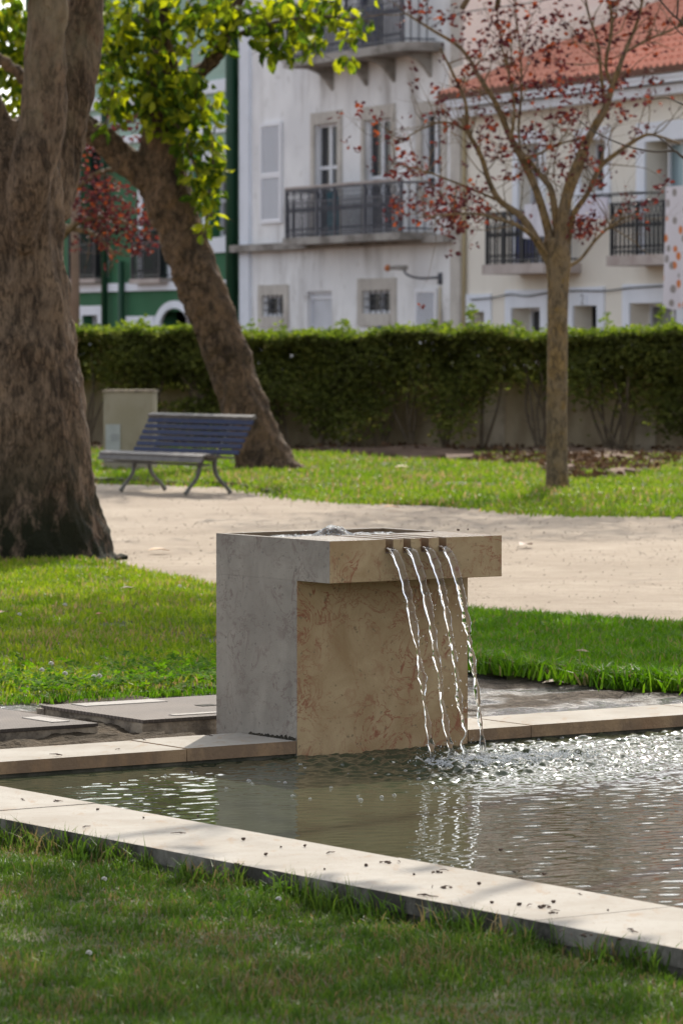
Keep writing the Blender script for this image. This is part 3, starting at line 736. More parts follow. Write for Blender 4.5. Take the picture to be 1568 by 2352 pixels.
for i, (x, y, z) in enumerate([(118,1525,.07),(97,1540,.07),(150,1548,.07),(216,1555,.06),(229,1554,.06),(640,2066,.04),(240,2020,.03),(205,2190,.03),(45,1412,.05),(413,1347,.05),(150,1390,.05)]):
    o = flo if i == 0 else flo.copy()
    if i: COL.objects.link(o)
    o.location = gp(x, y, z); s_ = .8 if y > 1900 else 1.2; o.scale = (s_,)*3
    tag(o, 'small white clover flower standing in the grass', 'flower', 'white clover flowers in the lawns')

# ---------------------------------------------------------------- bench
M['slat_blue'] = simple('faded_blue_paint', (.03,.042,.095), .6, (.05,.05,.07), 9, .45, .75, .15, bump=.3, bsc=30, stretch=(1,1,6))
M['slat_grey'] = simple('worn_grey_slat', (.13,.118,.108), .5, (.08,.073,.07), 9, bump=.3, bsc=30)
M['iron'] = simple('grey_cast_iron', (.16,.155,.14), .5, (.11,.105,.095), 20, bump=.3, bsc=60)
LX = Vector((.62,-.785,0)).normalized(); DX = Vector((.785,.62,0)).normalized()
p0 = gp(287, 1127, 0)           # front foot of the left end
def Bn(l, d, z): return p0 + LX*l + DX*d + Vector((0,0,z))
bench = empty('park_bench', Bn(.6,.25,0), 'blue slatted park bench on curved iron legs at the edge of the sand path', 'bench')
L0, L1 = -.30, 1.42
def slat(mb, d, z, dd, dz, th=.018, l0=L0, l1=L1, m=0):
    ax = Vector((DX.x*dd, DX.y*dd, dz)); nrm = Vector((-DX.x*dz, -DX.y*dz, dd)).normalized()*th/2
    mb.box(Bn((l0+l1)/2, d, z), LX*(l1-l0)/2, ax/2, nrm, m)
sb_ = MB(); prof = [(-.10,.335,.03,.05),(-.075,.375,.05,.022),(-.015,.385,.06,0),(.055,.378,.06,-.012),(.125,.365,.06,-.016),(.195,.355,.06,-.006),(.26,.352,.055,.0)]
for d, z, dd, dz in prof: slat(sb_, d, z, dd, dz)
sb_.build('seat', M['slat_grey'], bench)
bb_ = MB(); nb = 6
for i in range(nb):
    f = i/(nb-1); slat(bb_, .335+.17*f, .40+.285*f, .021, .038, .02)
bk = bb_.build('backrest', M['slat_blue'], bench)
tr = MB(); slat(tr, .525, .735, .05, .02, .035); tr.build('top_rail', M['slat_grey'], bench)
rl = MB(); slat(rl, -.02, .285, .05, .004, .016); rl.build('stretcher', M['slat_grey'], bench)
for l in (0.0, 1.08):
    for d0, d1, kd in ((-.02,.12,-1),(.46,.30,1)):
        pts = [(Bn(l, d0+kd*.03, .0), .024), (Bn(l, d0-kd*.02, .06), .019), (Bn(l, d1+kd*.03, .16), .021), (Bn(l, d1+kd*.0, .26), .024), (Bn(l, d1-kd*.04+ (0 if kd < 0 else .05), .35), .026)]
        P, Q = smooth_path(pts, 5); m = MB(); m.tube(P, Q, 8); m.build('leg', M['iron'], bench, True)
    P, Q = smooth_path([(Bn(l,-.09,.31),.016),(Bn(l,-.03,.365),.018),(Bn(l,.12,.345),.018),(Bn(l,.30,.33),.02),(Bn(l,.36,.42),.018),(Bn(l,.45,.57),.016),(Bn(l,.545,.72),.014)], 5)
    m = MB(); m.tube(P, Q, 8); m.build('side_frame', M['iron'], bench, True)

# ---------------------------------------------------------------- utility cabinet behind the bench
def cab_mat():
    t = NT('stained_render')
    c = t.mix(t.ramp(t.noise(2.2, 5), .35, .65), (.30,.265,.19), (.36,.32,.25))
    c = t.mix(t.ramp(t.noise(3, 4, .6, t.mapping((1,1,.5))), .5, .7, 0, .6), c, (.17,.145,.09))
    return t.done(t.pbr(c, .85, t.bump(t.noise(60, 4), .3, .006)))
c0 = zp(300, 1060, 46.5); cbx = empty('utility_cabinet', (c0.x, c0.y, 0), 'beige rendered utility cabinet with a small pale door, behind the bench', 'cabinet')
hw = 57*46.5/F; zt = zp(300, 893, 46.5).z; UX = Vector((1,-.12,0)).normalized(); UY = Vector((.12,1,0)).normalized()
m = MB(); m.box((c0.x, c0.y, zt/2-.03), UX*hw, UY*.16, (0,0,zt/2-.005)); m.build('body', cab_mat(), cbx)
m = MB(); m.box((c0.x, c0.y, zt-.025), UX*(hw+.012), UY*.175, (0,0,.014)); m.build('cap', M['concrete'], cbx)
z1 = zp(263, 975, 46.3).z; q = zp(263, 975, 46.3)
m = MB(); fc = Vector((c0.x,c0.y,0))-UY*.164+UX*(q.x-c0.x); m.box((fc.x, fc.y, z1/2+.06), UX*.083, UY*.008, (0,0,z1/2-.06)); d_ = m.build('door', simple('pale_door', (.40,.42,.42), .5, (.35,.37,.37), 8), cbx)
gpr = simple('grey_print', (.27,.28,.29), .6)
for dz, w_ in ((.12,.045),(.15,.05),(.18,.04),(.36,.012)):
    m = MB(); m.box((fc.x+.02, fc.y-.011, z1-dz), UX*w_, UY*.002, (0,0,.008)); m.build('notice', gpr, cbx)

# ---------------------------------------------------------------- bark
def bark(name, a, b_, c_, sc=1.0, moss=None, fx=(7,7,1.8), depth=.05, lichen=None, upper=None, zu=3.0):
    t = NT(name); v = t.mapping(tuple(f*sc for f in fx))
    n1 = t.noise(1.0, 7, .68, v, .5); n2 = t.noise(1.6*sc, 5, .6)
    c = t.mix(t.ramp(n1, .36, .62), c_, a); c = t.mix(t.ramp(n2, .45, .65), c, b_)
    c = t.mix(t.ramp(n1, .32, .46, .85, 0), c, tuple(x*.28 for x in c_))
    c = t.mix(t.ramp(t.noise(3.0, 6, .7, t.mapping((9,9,3.4))), .5, .6, 0, .75), c, tuple(x*.45 for x in c_))
    mp_ = t.mapping(tuple(f*sc*1.7 for f in fx)); nv_ = t.n('TexNoise'); nv_.inputs['Scale'].default_value = .9; nv_.inputs['Detail'].default_value = 6; t.l(mp_, nv_.inputs['Vector'])
    va_ = t.n('VectorMath'); va_.operation = 'MULTIPLY_ADD'; va_.inputs[1].default_value = (2.4,2.4,2.4); t.l(nv_.outputs['Color'], va_.inputs[0]); t.l(mp_, va_.inputs[2]); ck = t.vor(1.0, va_.outputs[0]); ckf = t.math('MULTIPLY', t.ramp(ck, .0, .16, 1, 0), t.ramp(n2, .40, .62, .1, .9))
    c = t.mix(t.math('MULTIPLY', ckf, .75), c, tuple(x*.25 for x in c_))
    if lichen: c = t.mix(t.ramp(t.noise(2.4*sc, 4, .6), .6, .68, 0, .6), c, lichen)
    if upper:
        sx = t.n('SeparateXYZ'); t.l(t.n('NewGeometry').outputs['Position'], sx.inputs[0])
        ht = t.math('ADD', sx.outputs[2], t.ramp(t.noise(1.6, 4), .3, .7, -.9, .9))
        p1 = t.mix(t.ramp(t.noise(2.2, 5, .6, t.mapping((1.6,1.6,.55)), .8), .42, .58), upper[0], upper[1])
        p1 = t.mix(t.ramp(t.noise(3.1, 5, .6, t.mapping((1.4,1.4,.6)), .9), .52, .62), p1, upper[2])
        c = t.mix(t.ramp(ht, zu-.5, zu+.6, 0, .85), c, p1)
    if moss:
        sx = t.n('SeparateXYZ'); t.l(t.n('NewGeometry').outputs['Position'], sx.inputs[0])
        lo = t.ramp(sx.outputs[2], .25, 1.05, 1, 0)
        mk = t.math('MULTIPLY', lo, t.ramp(t.noise(2.6*sc, 5, .65, t.mapping((1.5,1.5,.8))), .40, .50))
        c = t.mix(mk, c, moss)
    h = t.math('SUBTRACT', t.math('ADD', n1, t.math('MULTIPLY', t.noise(30*sc, 5, .7), .25)), t.math('MULTIPLY', ckf, .35))
    return t.done(t.pbr(c, .85, t.bump(h, .9, depth), .2))
M['bark_big'] = bark('plane_bark', (.235,.165,.112), (.17,.112,.072), (.095,.068,.048), 1.6, (.016,.017,.008), (6,6,2.3), .05, None, ((.29,.235,.155),(.135,.105,.06),(.13,.068,.04)), 3.6)
M['bark_limb'] = bark('plane_limb_bark', (.25,.19,.13), (.15,.115,.075), (.12,.085,.055), 1.5, None, (4,4,1.2), .03, (.30,.24,.17))
M['bark_lean'] = bark('leaning_bark', (.20,.125,.073), (.15,.10,.062), (.085,.06,.04), 1.6, None, (3.5,3.5,2.2), .06)
M['bark_small'] = bark('young_bark', (.235,.17,.10), (.27,.175,.07), (.16,.12,.078), 2.5, None, (5,5,2.2), .012, (.20,.12,.03))
M['bark_twig'] = simple('twig_bark', (.13,.10,.065), .8, (.085,.065,.045), 8)
M['bark_dark'] = simple('dark_twig_bark', (.05,.042,.035), .8, (.07,.055,.045), 8)

# ---------------------------------------------------------------- leaves
def leaves(name, C, size, mat, parent, aspect=.62, droop=.5, fold=.16, jitter=.3):
    """C (n,3) positions; each leaf is two folded blades hanging from its point"""
    n = len(C); C = np.asarray(C)
    yaw = rng.random(n)*2*np.pi; el = -droop*(.4+.9*rng.random(n))+.35*rng.standard_normal(n)
    d = np.stack([np.cos(yaw)*np.cos(el), np.sin(yaw)*np.cos(el), np.sin(el)], 1)
    r = rng.standard_normal((n,3)); r -= d*(r*d).sum(1)[:,None]; r /= np.linalg.norm(r, axis=1)[:,None]+1e-9
    u = np.cross(d, r); s_ = size*(1-jitter+2*jitter*rng.random(n))
    def pt(a, b, c): return C+s_[:,None]*(d*a+r*b+u*c)
    h = aspect/2
    V = np.stack([pt(0,0,0), pt(.28,h*.85,fold*.8), pt(.65,h*.8,fold), pt(1,0,-.06), pt(.65,-h*.8,fold), pt(.28,-h*.85,fold*.8)], 1).reshape(-1,3)
    b = np.arange(n)[:,None]*6
    Fc = np.concatenate([b+np.array([0,1,2,3]), b+np.array([0,3,4,5])], 1).reshape(-1,4)
    return arr_mesh(name, V, Fc, mat, parent)
def blob(Y, cx, cy, rx, ry, n, rz=.5, edge=False):
    """n points in an uneven ellipsoid whose outline is given in the picture, at distance Y"""
    c = zp(cx, cy, Y); k = Y/F; out = []
    while len(out) < n:
        q = Vector((random.uniform(-1,1), random.uniform(-1,1), random.uniform(-1,1)))
        l = q.length
        if l > 1+.35*noise.noise(q*2.2+Vector((cx,cy,0))): continue
        out.append((c.x+q.x*rx*k, c.y+q.y*rz, c.z+q.z*ry*k))
    return out
def limb(Y, pts, dY=0.0, ext=None):
    """picture polyline with half widths -> (Vector, radius) list at distance about Y"""
    n = len(pts); return [(zp(x, y, Y+dY*i/max(1,n-1)), r*(Y+dY*i/max(1,n-1))/F) for i, (x, y, r) in enumerate(pts)]
def twigs(mb, path, rad, n, ln, r0, depth=1, up=.5, tips=None, spread=1.0, rs=random, t0=.25):
    for i in range(n):
        f = t0+(1-t0)*rs.random(); k = min(len(path)-2, int(f*(len(path)-1))); p = path[k].lerp(path[k+1], f*(len(path)-1)-k)
        d = (path[k+1]-path[k]).normalized(); v = Vector((rs.gauss(0,1), rs.gauss(0,.8), rs.gauss(0,1)))*spread*.55+d*.6+Vector((0,0,up)); v.normalize()
        L = ln*rs.uniform(.5,1.2); r = min(r0, rad[k]*.6); pts = [p]; cur = v.copy()
        m = 5
        for j in range(m):
            cur = (cur+Vector((rs.gauss(0,.2), rs.gauss(0,.2), rs.gauss(.04,.2)))).normalized(); pts.append(pts[-1]+cur*L/m)
        rr = [r*(1-.75*j/m) for j in range(m+1)]; mb.tube(pts, rr, 5)
        if tips is not None: tips += [pts[3], pts[4], pts[5]]
        if depth > 0: twigs(mb, pts, rr, 3, ln*.55, r*.6, depth-1, up, tips, spread, rs, .3)

def fuse(mbs, name, mat, parent, voxel, amp, sc, zst=.35, amp2=0):
    """joins trunk and limbs into one skin and roughens it with bark relief"""
    J = MB()
    for q in mbs:
        n = len(J.v); J.v += q.v; J.f += [tuple(i+n for i in f) for f in q.f]; J.m += q.m
    o = J.build('tmp', mat); r = o.modifiers.new('r', 'REMESH'); r.mode = 'VOXEL'; r.voxel_size = voxel; r.use_smooth_shade = True
    sm_ = o.modifiers.new('s', 'SMOOTH'); sm_.iterations = 3; sm_.factor = .5
    me = bpy.data.meshes.new_from_object(o.evaluated_get(bpy.context.evaluated_depsgraph_get())); me.name = name; bpy.data.objects.remove(o)
    n = len(me.vertices); co = np.empty(n*3, np.float32); me.vertices.foreach_get('co', co); co = co.reshape(-1,3); nr = np.empty(n*3, np.float32); me.vertex_normals.foreach_get('vector', nr); nr = nr.reshape(-1,3)
    hh = np.array([noise.ridged_multi_fractal(Vector((x*sc, y*sc, z*sc*zst)), .9, 2.1, 4, 1, 2) for x, y, z in co], np.float32)
    lo = np.array([noise.fractal(Vector((x*2.2, y*2.2, z*1.3)), 1, 2, 3) for x, y, z in co], np.float32)
    co = co+nr*(amp*(hh-1.0)*.6+amp2*lo)[:,None]-np.array(root_loc(parent), np.float32)
    me.vertices.foreach_set('co', co.ravel()); me.polygons.foreach_set('use_smooth', np.ones(len(me.polygons), bool)); me.materials.clear(); me.materials.append(mat); me.update()
    ob = bpy.data.objects.new(name, me); COL.objects.link(ob); ob.parent = parent; return ob
# big trunk on the left
Yb = 28.0; big = empty('plane_tree', gp(60,1290), 'massive forked tree with rough grey brown bark at the left edge', 'tree')
def flut(i, a): return 1+.055*math.sin(a*5+1)*max(.15, 1-i/9)+.03*math.sin(a*9+i*.2)
m = MB(); P, Q = smooth_path(limb(Yb, [(62,1312,232),(60,1290,206),(60,1235,184),(58,1150,163),(56,1000,144),(48,850,131),(40,700,117),(34,560,111),(32,470,108),(38,400,104),(50,345,80),(60,300,48),(66,275,18)]), 7)
m.tube(P, Q, 56, 0, .05, 5.0, True, flut)
parts_ = [m]
for pts, dy in (([(100,500,62),(112,410,70),(138,310,62),(166,200,54),(188,100,47),(194,0,43),(200,-120,40),(215,-300,34),(190,-520,26)], .4),
                ([(58,580,16),(60,520,34),(66,450,50),(78,380,54),(94,290,50),(104,180,45),(108,80,42),(109,0,42),(108,-120,38),(80,-320,30),(60,-520,24)], -.25),
                ([(30,600,60),(8,500,85),(-10,420,85),(-22,350,76),(-42,268,58),(-75,170,48),(-140,40,42),(-200,-160,34),(-220,-400,26)], -.1)):
    P, Q = smooth_path(limb(Yb+(-.40 if dy == -.25 else .22 if dy == .4 else 0), pts, dy), 6); m = MB(); m.tube(P, Q, 28, 0, .05, 6.0); parts_.append(m)
fuse(parts_, 'trunk', M['bark_big'], big, .028, .035, 9.0, .3, .03)
M['leaf_green'] = leafmat('yellow_green_leaf', [(.035,.065,.01),(.055,.095,.014),(.09,.14,.018),(.17,.21,.025),(.29,.32,.03),(.38,.40,.045)], .62, .5, .12)
tips = []; m = MB(); rs = random.Random(5)
for x, y in ((215,-300),(190,-520),(80,-320),(60,-520),(-200,-160),(-220,-400)):
    p = zp(x, y, Yb); d = Vector((rs.gauss(0,.4), rs.gauss(0,.4), .8)); path = [p, p+d*.6, p+d*1.5+Vector((rs.gauss(0,.4), rs.gauss(0,.4), 0)), p+d*2.4+Vector((rs.gauss(0,.7), rs.gauss(0,.7), 0))]
    rr = [.08,.06,.045,.025]; m.tube(path, rr, 8); twigs(m, path, rr, 9, 1.3, .02, 1, .25, tips, 1.4, rs)
m.build('branches', M['bark_twig'], big, True)
C = []
for p in tips:
    for _ in range(7): C.append((p.x+random.gauss(0,.17), p.y+random.gauss(0,.17), p.z+random.gauss(0,.15)))
for x, y, n_, r_ in ((60,1480,40,.22),(180,1500,55,.2),(300,1485,60,.2),(420,1475,50,.2),(250,1535,40,.2),(90,1545,30,.18),(480,1500,30,.18),(20,1400,26,.2),(330,1240,30,.25),(420,1190,36,.3),(480,1260,22,.2),(560,1180,30,.3)):
    g = gp(x, y)
    for _ in range(int(n_*.55)):
        h = random.uniform(4.4, 6.4); p = g+SUN*(h/SUN.z); C.append((p.x+random.gauss(0,r_*1.6), p.y+random.gauss(0,r_), p.z))  # unseen leaves put along sun rays to dapple the lawn and path
leaves('foliage', C, .15, M['leaf_green'], big)

# leaning tree behind the bench
Yl = 45.6; lean = empty('leaning_tree', gp(612,1085), 'leaning tree with brown flaky bark and bright green leaves behind the bench', 'tree')
m = MB(); P, Q = smooth_path(limb(Yl, [(618,1105,92),(612,1085,72),(596,1030,62),(572,960,55),(545,890,51),(508,780,50),(476,690,50),(440,600,52),(408,510,54),(383,440,56),(371,380,52),(372,320,48),(374,250,44),(371,160,38),(367,70,28),(366,-40,25),(376,-200,20),(360,-380,14)]), 6)
m.tube(P, Q, 40, 0, .09, 4.0, True, lambda i, a: 1+.06*math.sin(a*4+2)*max(0, 1-i/12))
parts_ = [m]
for pts, dy in (([(388,450,46),(330,402,36),(285,365,32),(240,322,29),(196,290,27),(140,250,24),(60,180,18),(-20,120,12)], -.6), ([(376,225,26),(425,186,20),(470,156,17),(505,112,15),(526,55,14),(552,0,13),(590,-60,10),(640,-110,7)], -.3)):
    P, Q = smooth_path(limb(Yl, pts, dy), 5); m = MB(); m.tube(P, Q, 18, 0, .06, 5); parts_.append(m)
fuse(parts_, 'trunk', M['bark_lean'], lean, .032, .05, 6.0, .7, .03)
C = []
for cx, cy, rx, ry, n in ((385,230,72,80,330),(350,130,90,70,210),(280,150,52,80,190),(262,60,50,70,130),(345,30,90,50,150),(290,235,45,45,70),(450,60,60,60,120),(480,20,80,50,130),(430,300,42,55,80),(410,210,40,60,120),(470,250,42,60,85),
                          (478,350,38,60,110),(468,420,40,60,110),(498,410,22,45,40),(480,490,22,45,30),(470,530,10,18,10),(510,80,40,50,60),(560,20,60,40,90),(640,30,60,45,100),(625,100,38,42,95),(690,45,45,40,80),(720,90,30,40,38),
                          (600,75,35,40,45),(770,30,38,40,40),(820,48,36,18,34),(800,80,30,22,18),(705,120,14,16,10),(795,140,26,9,18),(740,10,60,25,60),(665,130,18,14,10),(225,300,18,22,8),(238,210,16,60,30),(250,305,12,18,5),(425,350,20,50,40),(445,180,35,30,40)):
    C += blob(Yl-.4, cx, cy, rx, ry, int(n*.62), .55)
for cx, cy, rx, ry, n in ((20,60,60,70,190),(30,150,55,60,150),(50,225,35,35,45),(-10,240,30,40,50)): C += blob(Yl+1, cx, cy, rx, ry, n, .4)
leaves('foliage', C, .15, M['leaf_green'], lean, .62, .85)
m = MB(); rs = random.Random(8)
for pts in ([(520,90,6),(600,60,5),(700,40,4),(790,40,3),(860,52,2)], [(560,10,6),(620,60,4),(640,130,2)], [(600,20,5),(690,60,4),(725,110,2)], [(425,190,6),(470,260,5),(490,360,4),(478,470,3),(470,540,2)], [(380,250,6),(430,330,5),(462,430,3),(486,500,2)], [(366,120,6),(300,120,5),(262,200,3),(240,300,2)], [(366,60,6),(300,30,5),(250,10,3)]):
    P, Q = smooth_path(limb(Yl-.4, pts), 4); m.tube(P, Q, 6)
    twigs(m, P, Q, 6, .35, .008, 0, -.2, None, 1.2, rs)
m.build('branches', M['bark_twig'], lean, True)
C = []
for cx, cy, rx, ry, n in ((300,-220,300,130,260),(100,-260,200,150,200),(380,-400,280,140,220)): C += blob(Yl, cx, cy, rx, ry, n, 1.5)
leaves('crown', C, .16, M['leaf_green'], lean, .66, .75)

# young red-leaved tree on the right
M['leaf_red'] = leafmat('dark_red_leaf', [(.055,.022,.026),(.07,.024,.028),(.09,.026,.028),(.13,.034,.03),(.30,.08,.035)], .4, .6, .2)
Ys = 40.4; red = empty('red_leaved_tree', gp(1279,1125), 'young tree with sparse dark red leaves standing on the far lawn at the right', 'tree')
m = MB(); P, Q = smooth_path(limb(Ys, [(1279,1136,34),(1279,1122,29),(1278,1080,25.5),(1278,1000,24),(1279,850,23.5),(1280,720,23.5),(1281,650,25),(1281,610,29),(1277,575,31),(1272,545,24)]), 6)
m.tube(P, Q, 24, 0, .04, 9)
m.build('trunk', M['bark_small'], red, True)
limbs = [
 ([(1268,610,17),(1238,562,14),(1199,500,12),(1148,462,10),(1124,420,9),(1107,366,8.5),(1092,335,8),(1074,300,7),(1068,234,6),(1040,170,4.5),(1010,110,3)], -.7),
 ([(1270,590,18),(1258,530,15),(1232,440,12.5),(1199,366,12),(1173,319,11),(1150,265,9.5),(1137,235,9),(1104,183,8),(1060,113,6.5),(994,70,5),(930,30,3)], .5),
 ([(1274,580,17),(1278,530,13),(1266,440,11),(1246,410,9),(1228,388,9),(1199,352,8)], .2),
 ([(1282,590,20),(1288,540,17),(1299,458,16),(1324,385,17),(1345,330,15),(1366,290,13),(1389,249,12),(1406,195,10),(1433,121,7),(1463,48,5),(1480,-30,4)], -.3),
 ([(1290,590,14),(1305,545,11),(1318,490,10),(1345,450,9),(1362,415,9),(1380,380,9),(1426,344,8),(1470,315,6.5),(1500,310,5),(1560,330,4)], .8),
 ([(1262,600,10),(1245,570,8),(1199,524,7),(1140,502,5.5),(1085,491,4.5),(1016,494,3),(960,500,2)], -.9),
 ([(1298,614,8),(1331,596,6),(1366,552,5),(1400,520,4.5),(1440,498,3)], .6),
 ([(1173,319,7),(1180,250,5),(1170,180,4),(1150,100,3),(1140,20,2.5)], .6),
 ([(1389,249,7),(1380,180,6),(1372,100,5),(1350,30,4),(1338,-40,3)], .2),
 ([(1406,195,6),(1390,150,6),(1405,60,5),(1392,-20,4)], -.5),
 ([(1148,462,5),(1060,425,4),(980,395,3),(900,375,2)], -1.0),
 ([(1199,366,5),(1240,352,4.5),(1270,335,4),(1330,318,3.5)], .3),
 ([(1199,366,5),(1190,300,4.5),(1197,200,4),(1192,100,3),(1180,0,2.5)], .9),
 ([(1074,300,5),(1020,280,4),(960,300,3),(915,330,2)], -.8),
 ([(1433,121,5),(1490,90,4),(1560,60,3)], .3)]
tips = []; bm_ = MB(); rs = random.Random(12); paths = []
for pts, dy in limbs:
    pts = [(a, b, c*(.70 if c < 16 else .85)) for a, b, c in pts]; P, Q = smooth_path(limb(Ys, pts, dy), 4); paths.append((P, Q))
    if pts[0][2] >= 10:
        m = MB(); m.tube(P, Q, 12, 0, .05, 9); m.build('limb', M['bark_small'], red, True)
    else: bm_.tube(P, Q, 8)
    twigs(bm_, P, Q, 15 if len(pts) > 5 else 10, .6, .0075, 1, .4, tips, 1.1, rs, .35)
bm_.build('branches', M['bark_small'], red, True)
C = []
for cx, cy, rx, ry, n in ((1010,470,95,50,210),(905,480,28,45,40),(935,370,40,30,26),(1060,480,60,55,100),(1350,512,42,26,60),(1335,530,25,22,30),(960,30,50,50,40),(1045,50,50,50,45),(1080,70,40,50,34),(1140,70,70,60,60),(1235,85,70,70,95),(1250,130,35,35,60),
    (1290,245,35,45,60),(1380,130,70,80,60),(1470,190,60,60,40),(1120,300,28,40,34),(1200,300,42,36,34),(1385,225,40,40,90),(1345,345,28,40,50),(1110,350,22,30,22),(1440,50,70,60,60),(1175,150,60,50,40),(1090,150,50,50,30),(1230,190,40,40,26),(1330,60,60,50,40),
    (1420,260,30,30,40),(1300,180,50,50,30),(1180,395,24,24,12),(1280,350,26,36,24),(1480,520,30,30,10),(1500,480,40,60,12)):
    C += blob(Ys, cx, cy, rx, ry, int(n*(.68 if cy < 300 else .95)), .6)
tp = [p for p in tips if random.random() < .2]
for p in tp:
    for _ in range(2): C.append((p.x+random.gauss(0,.05), p.y+random.gauss(0,.05), p.z+random.gauss(0,.05)))
C = [(x+random.gauss(0,.035), y+random.gauss(0,.035), z+random.gauss(0,.03)) for x, y, z in C if random.random() < .36 for _ in range(random.choice((3,4,5)))]
leaves('foliage', C, .058, M['leaf_red'], red, .75, .4)
um = MB(); tips = []; rs = random.Random(41)          # the upper crown, above the picture, filled out to darken pool reflections
for x, y in ((1338,-40),(1392,-20),(1480,-30),(1180,0),(1140,20),(1060,20),(1560,60)):
    a_ = zp(x, y, Ys); e_ = a_+Vector((rs.gauss(0,.5), rs.gauss(0,.5), rs.uniform(1.6,3.0))); P, Q = smooth_path([(a_,.03),(a_.lerp(e_,.5)+Vector((rs.gauss(0,.15),0,0)),.022),(e_,.008)], 4)
    um.tube(P, Q, 6); twigs(um, P, Q, 14, .8, .008, 1, .4, tips, 1.2, rs, .1)
um.build('upper_branches', M['bark_small'], red, True)
C = []
while len(C) < 4200:
    q = Vector((random.uniform(-1,1), random.uniform(-1,1), random.uniform(-1,1)))
    if q.length > 1 or noise.noise(q*3.1) < -.2: continue
    z_ = 6.75+q.z*1.9
    if z_ > 4.95: C.append((2.4+q.x*2.4, Ys+.3+q.y*1.6, z_))
leaves('upper_foliage', C, .085, M['leaf_red'], red, .75, .4)

# red tree behind the big trunk on the left
Yr = 51.0; r2 = empty('red_leaved_tree', gp(120,1046), 'red leaved tree half hidden behind the massive trunk on the left', 'tree')
m = MB(); P, Q = smooth_path(limb(Yr, [(120,1050,22),(118,900,19),(122,700,18),(130,560,18),(120,420,14),(130,250,10),(125,100,7)]), 5); m.tube(P, Q, 14, 0, .04, 8); m.build('trunk', M['bark_small'], r2, True)
bm_ = MB(); tips = []
for pts in ([(130,560,10),(180,510,7),(250,500,5),(310,520,3)], [(122,480,10),(190,420,7),(250,390,5),(330,400,3)], [(125,400,9),(200,330,6),(280,290,4),(320,260,2)], [(140,520,8),(220,540,5),(265,590,3)]):
    P, Q = smooth_path(limb(Yr, pts, -.6), 4); bm_.tube(P, Q, 7); twigs(bm_, P, Q, 8, .5, .008, 1, .1, tips, 1.1, rs)
bm_.build('branches', M['bark_small'], r2, True)
C = []
for cx, cy, rx, ry, n in ((215,460,55,50,210),(285,470,55,45,200),(300,530,45,45,170),(250,560,25,45,60),(195,350,30,30,40),(300,285,45,30,70),(210,430,40,60,110),(230,520,40,40,80),(330,560,25,22,50),(190,275,20,20,20),(320,300,20,20,24),(172,560,12,30,14)):
    C += blob(Yr-.4, cx, cy, rx*1.3, ry*1.25, n, .7)
leaves('foliage', C, .066, M['leaf_red'], r2, .75, .4)

# nearer tree beyond the right edge: its bare twigs reach into the top right corner, its unseen leaves are added to shade the near lawn and darken pool reflections
Yn = 30.0
M['leaf_shade'] = M['leaf_green']
nt_ = empty('branching_tree', (6.3, 27.5, 0), 'tree beyond the right edge whose dark bare twigs hang into the top right corner', 'tree')
m = MB(); tr_pts = [(Vector((6.3,27.5,-.1)),.26),(Vector((6.25,27.5,1.2)),.2),(Vector((6.1,27.2,2.6)),.18),(Vector((5.6,26.4,4.2)),.15)]
P, Q = smooth_path(tr_pts, 5); m.tube(P, Q, 18, 0, .06, 5); m.build('trunk', M['bark_lean'], nt_, True)
bm_ = MB(); tips = []; rs = random.Random(31)
for pts in ([(2000,240,9),(1760,330,5),(1640,405,4),(1568,362,3.2),(1547,347,3),(1500,348,2.6),(1440,336,2),(1370,306,1.6),(1320,270,1.2)], [(1547,347,2.6),(1530,330,1.8),(1500,308,1.2)],
            [(1900,100,7),(1680,160,4),(1590,90,3),(1568,55,2.6),(1540,30,2.2),(1505,-10,2)], [(1553,40,2.2),(1556,0,2),(1550,-40,1.6)], [(1590,90,2),(1560,75,1.6),(1535,40,1.2)], [(1700,300,3),(1620,250,2.4),(1568,240,2),(1530,225,1.4),(1490,230,1)]):
    P, Q = smooth_path(limb(Yn, pts), 5); bm_.tube(P, Q, 7)
for end in ((1.4,27.5,6.8),(3.4,26.5,6.6),(.2,29.5,7.6),(1.2,16.5,5.2),(3.0,16.0,5.6),(.2,18.5,6.0),(4.2,20,6.6)):
    e = Vector(end); a = Vector((5.6,26.4,4.2)); path = [a, a.lerp(e,.33)+Vector((0,0,.9)), a.lerp(e,.66)+Vector((0,0,1.0)), e]; rr = [.1,.08,.055,.025]
    P, Q = smooth_path(list(zip(path, rr)), 5); bm_.tube(P, Q, 8); twigs(bm_, P, Q, 12, 1.0, .018, 1, .2, tips, 1.3, rs, .4)
bm_.build('branches', M['bark_dark'], nt_, True)
C = []
def shade(x, y, n, r, h0=3.9, h1=6.2):
    g = gp(x, y)
    for _ in range(n):
        h = random.uniform(h0, h1); f = h/SUN.z
        p = g+SUN*f; C.append((p.x+random.gauss(0,r), p.y+random.gauss(0,r), p.z+random.gauss(0,.15)))  # leaf set up the sun ray so its shadow lands on this spot
for x, y, n, r in SHADE_SPOTS if 'SHADE_SPOTS' in globals() else ((100,2330,66,.2),(350,2300,60,.18),(600,2330,66,.18),(850,2310,60,.18),(1150,2330,66,.18),(250,2170,44,.14),(560,2200,52,.14),(960,2230,46,.13),(60,2110,34,.14),(720,2120,26,.11),(1350,2330,44,.13),(380,2060,22,.1),(150,2030,14,.1),(1150,2240,26,.11)):
    shade(x, y, n, r)
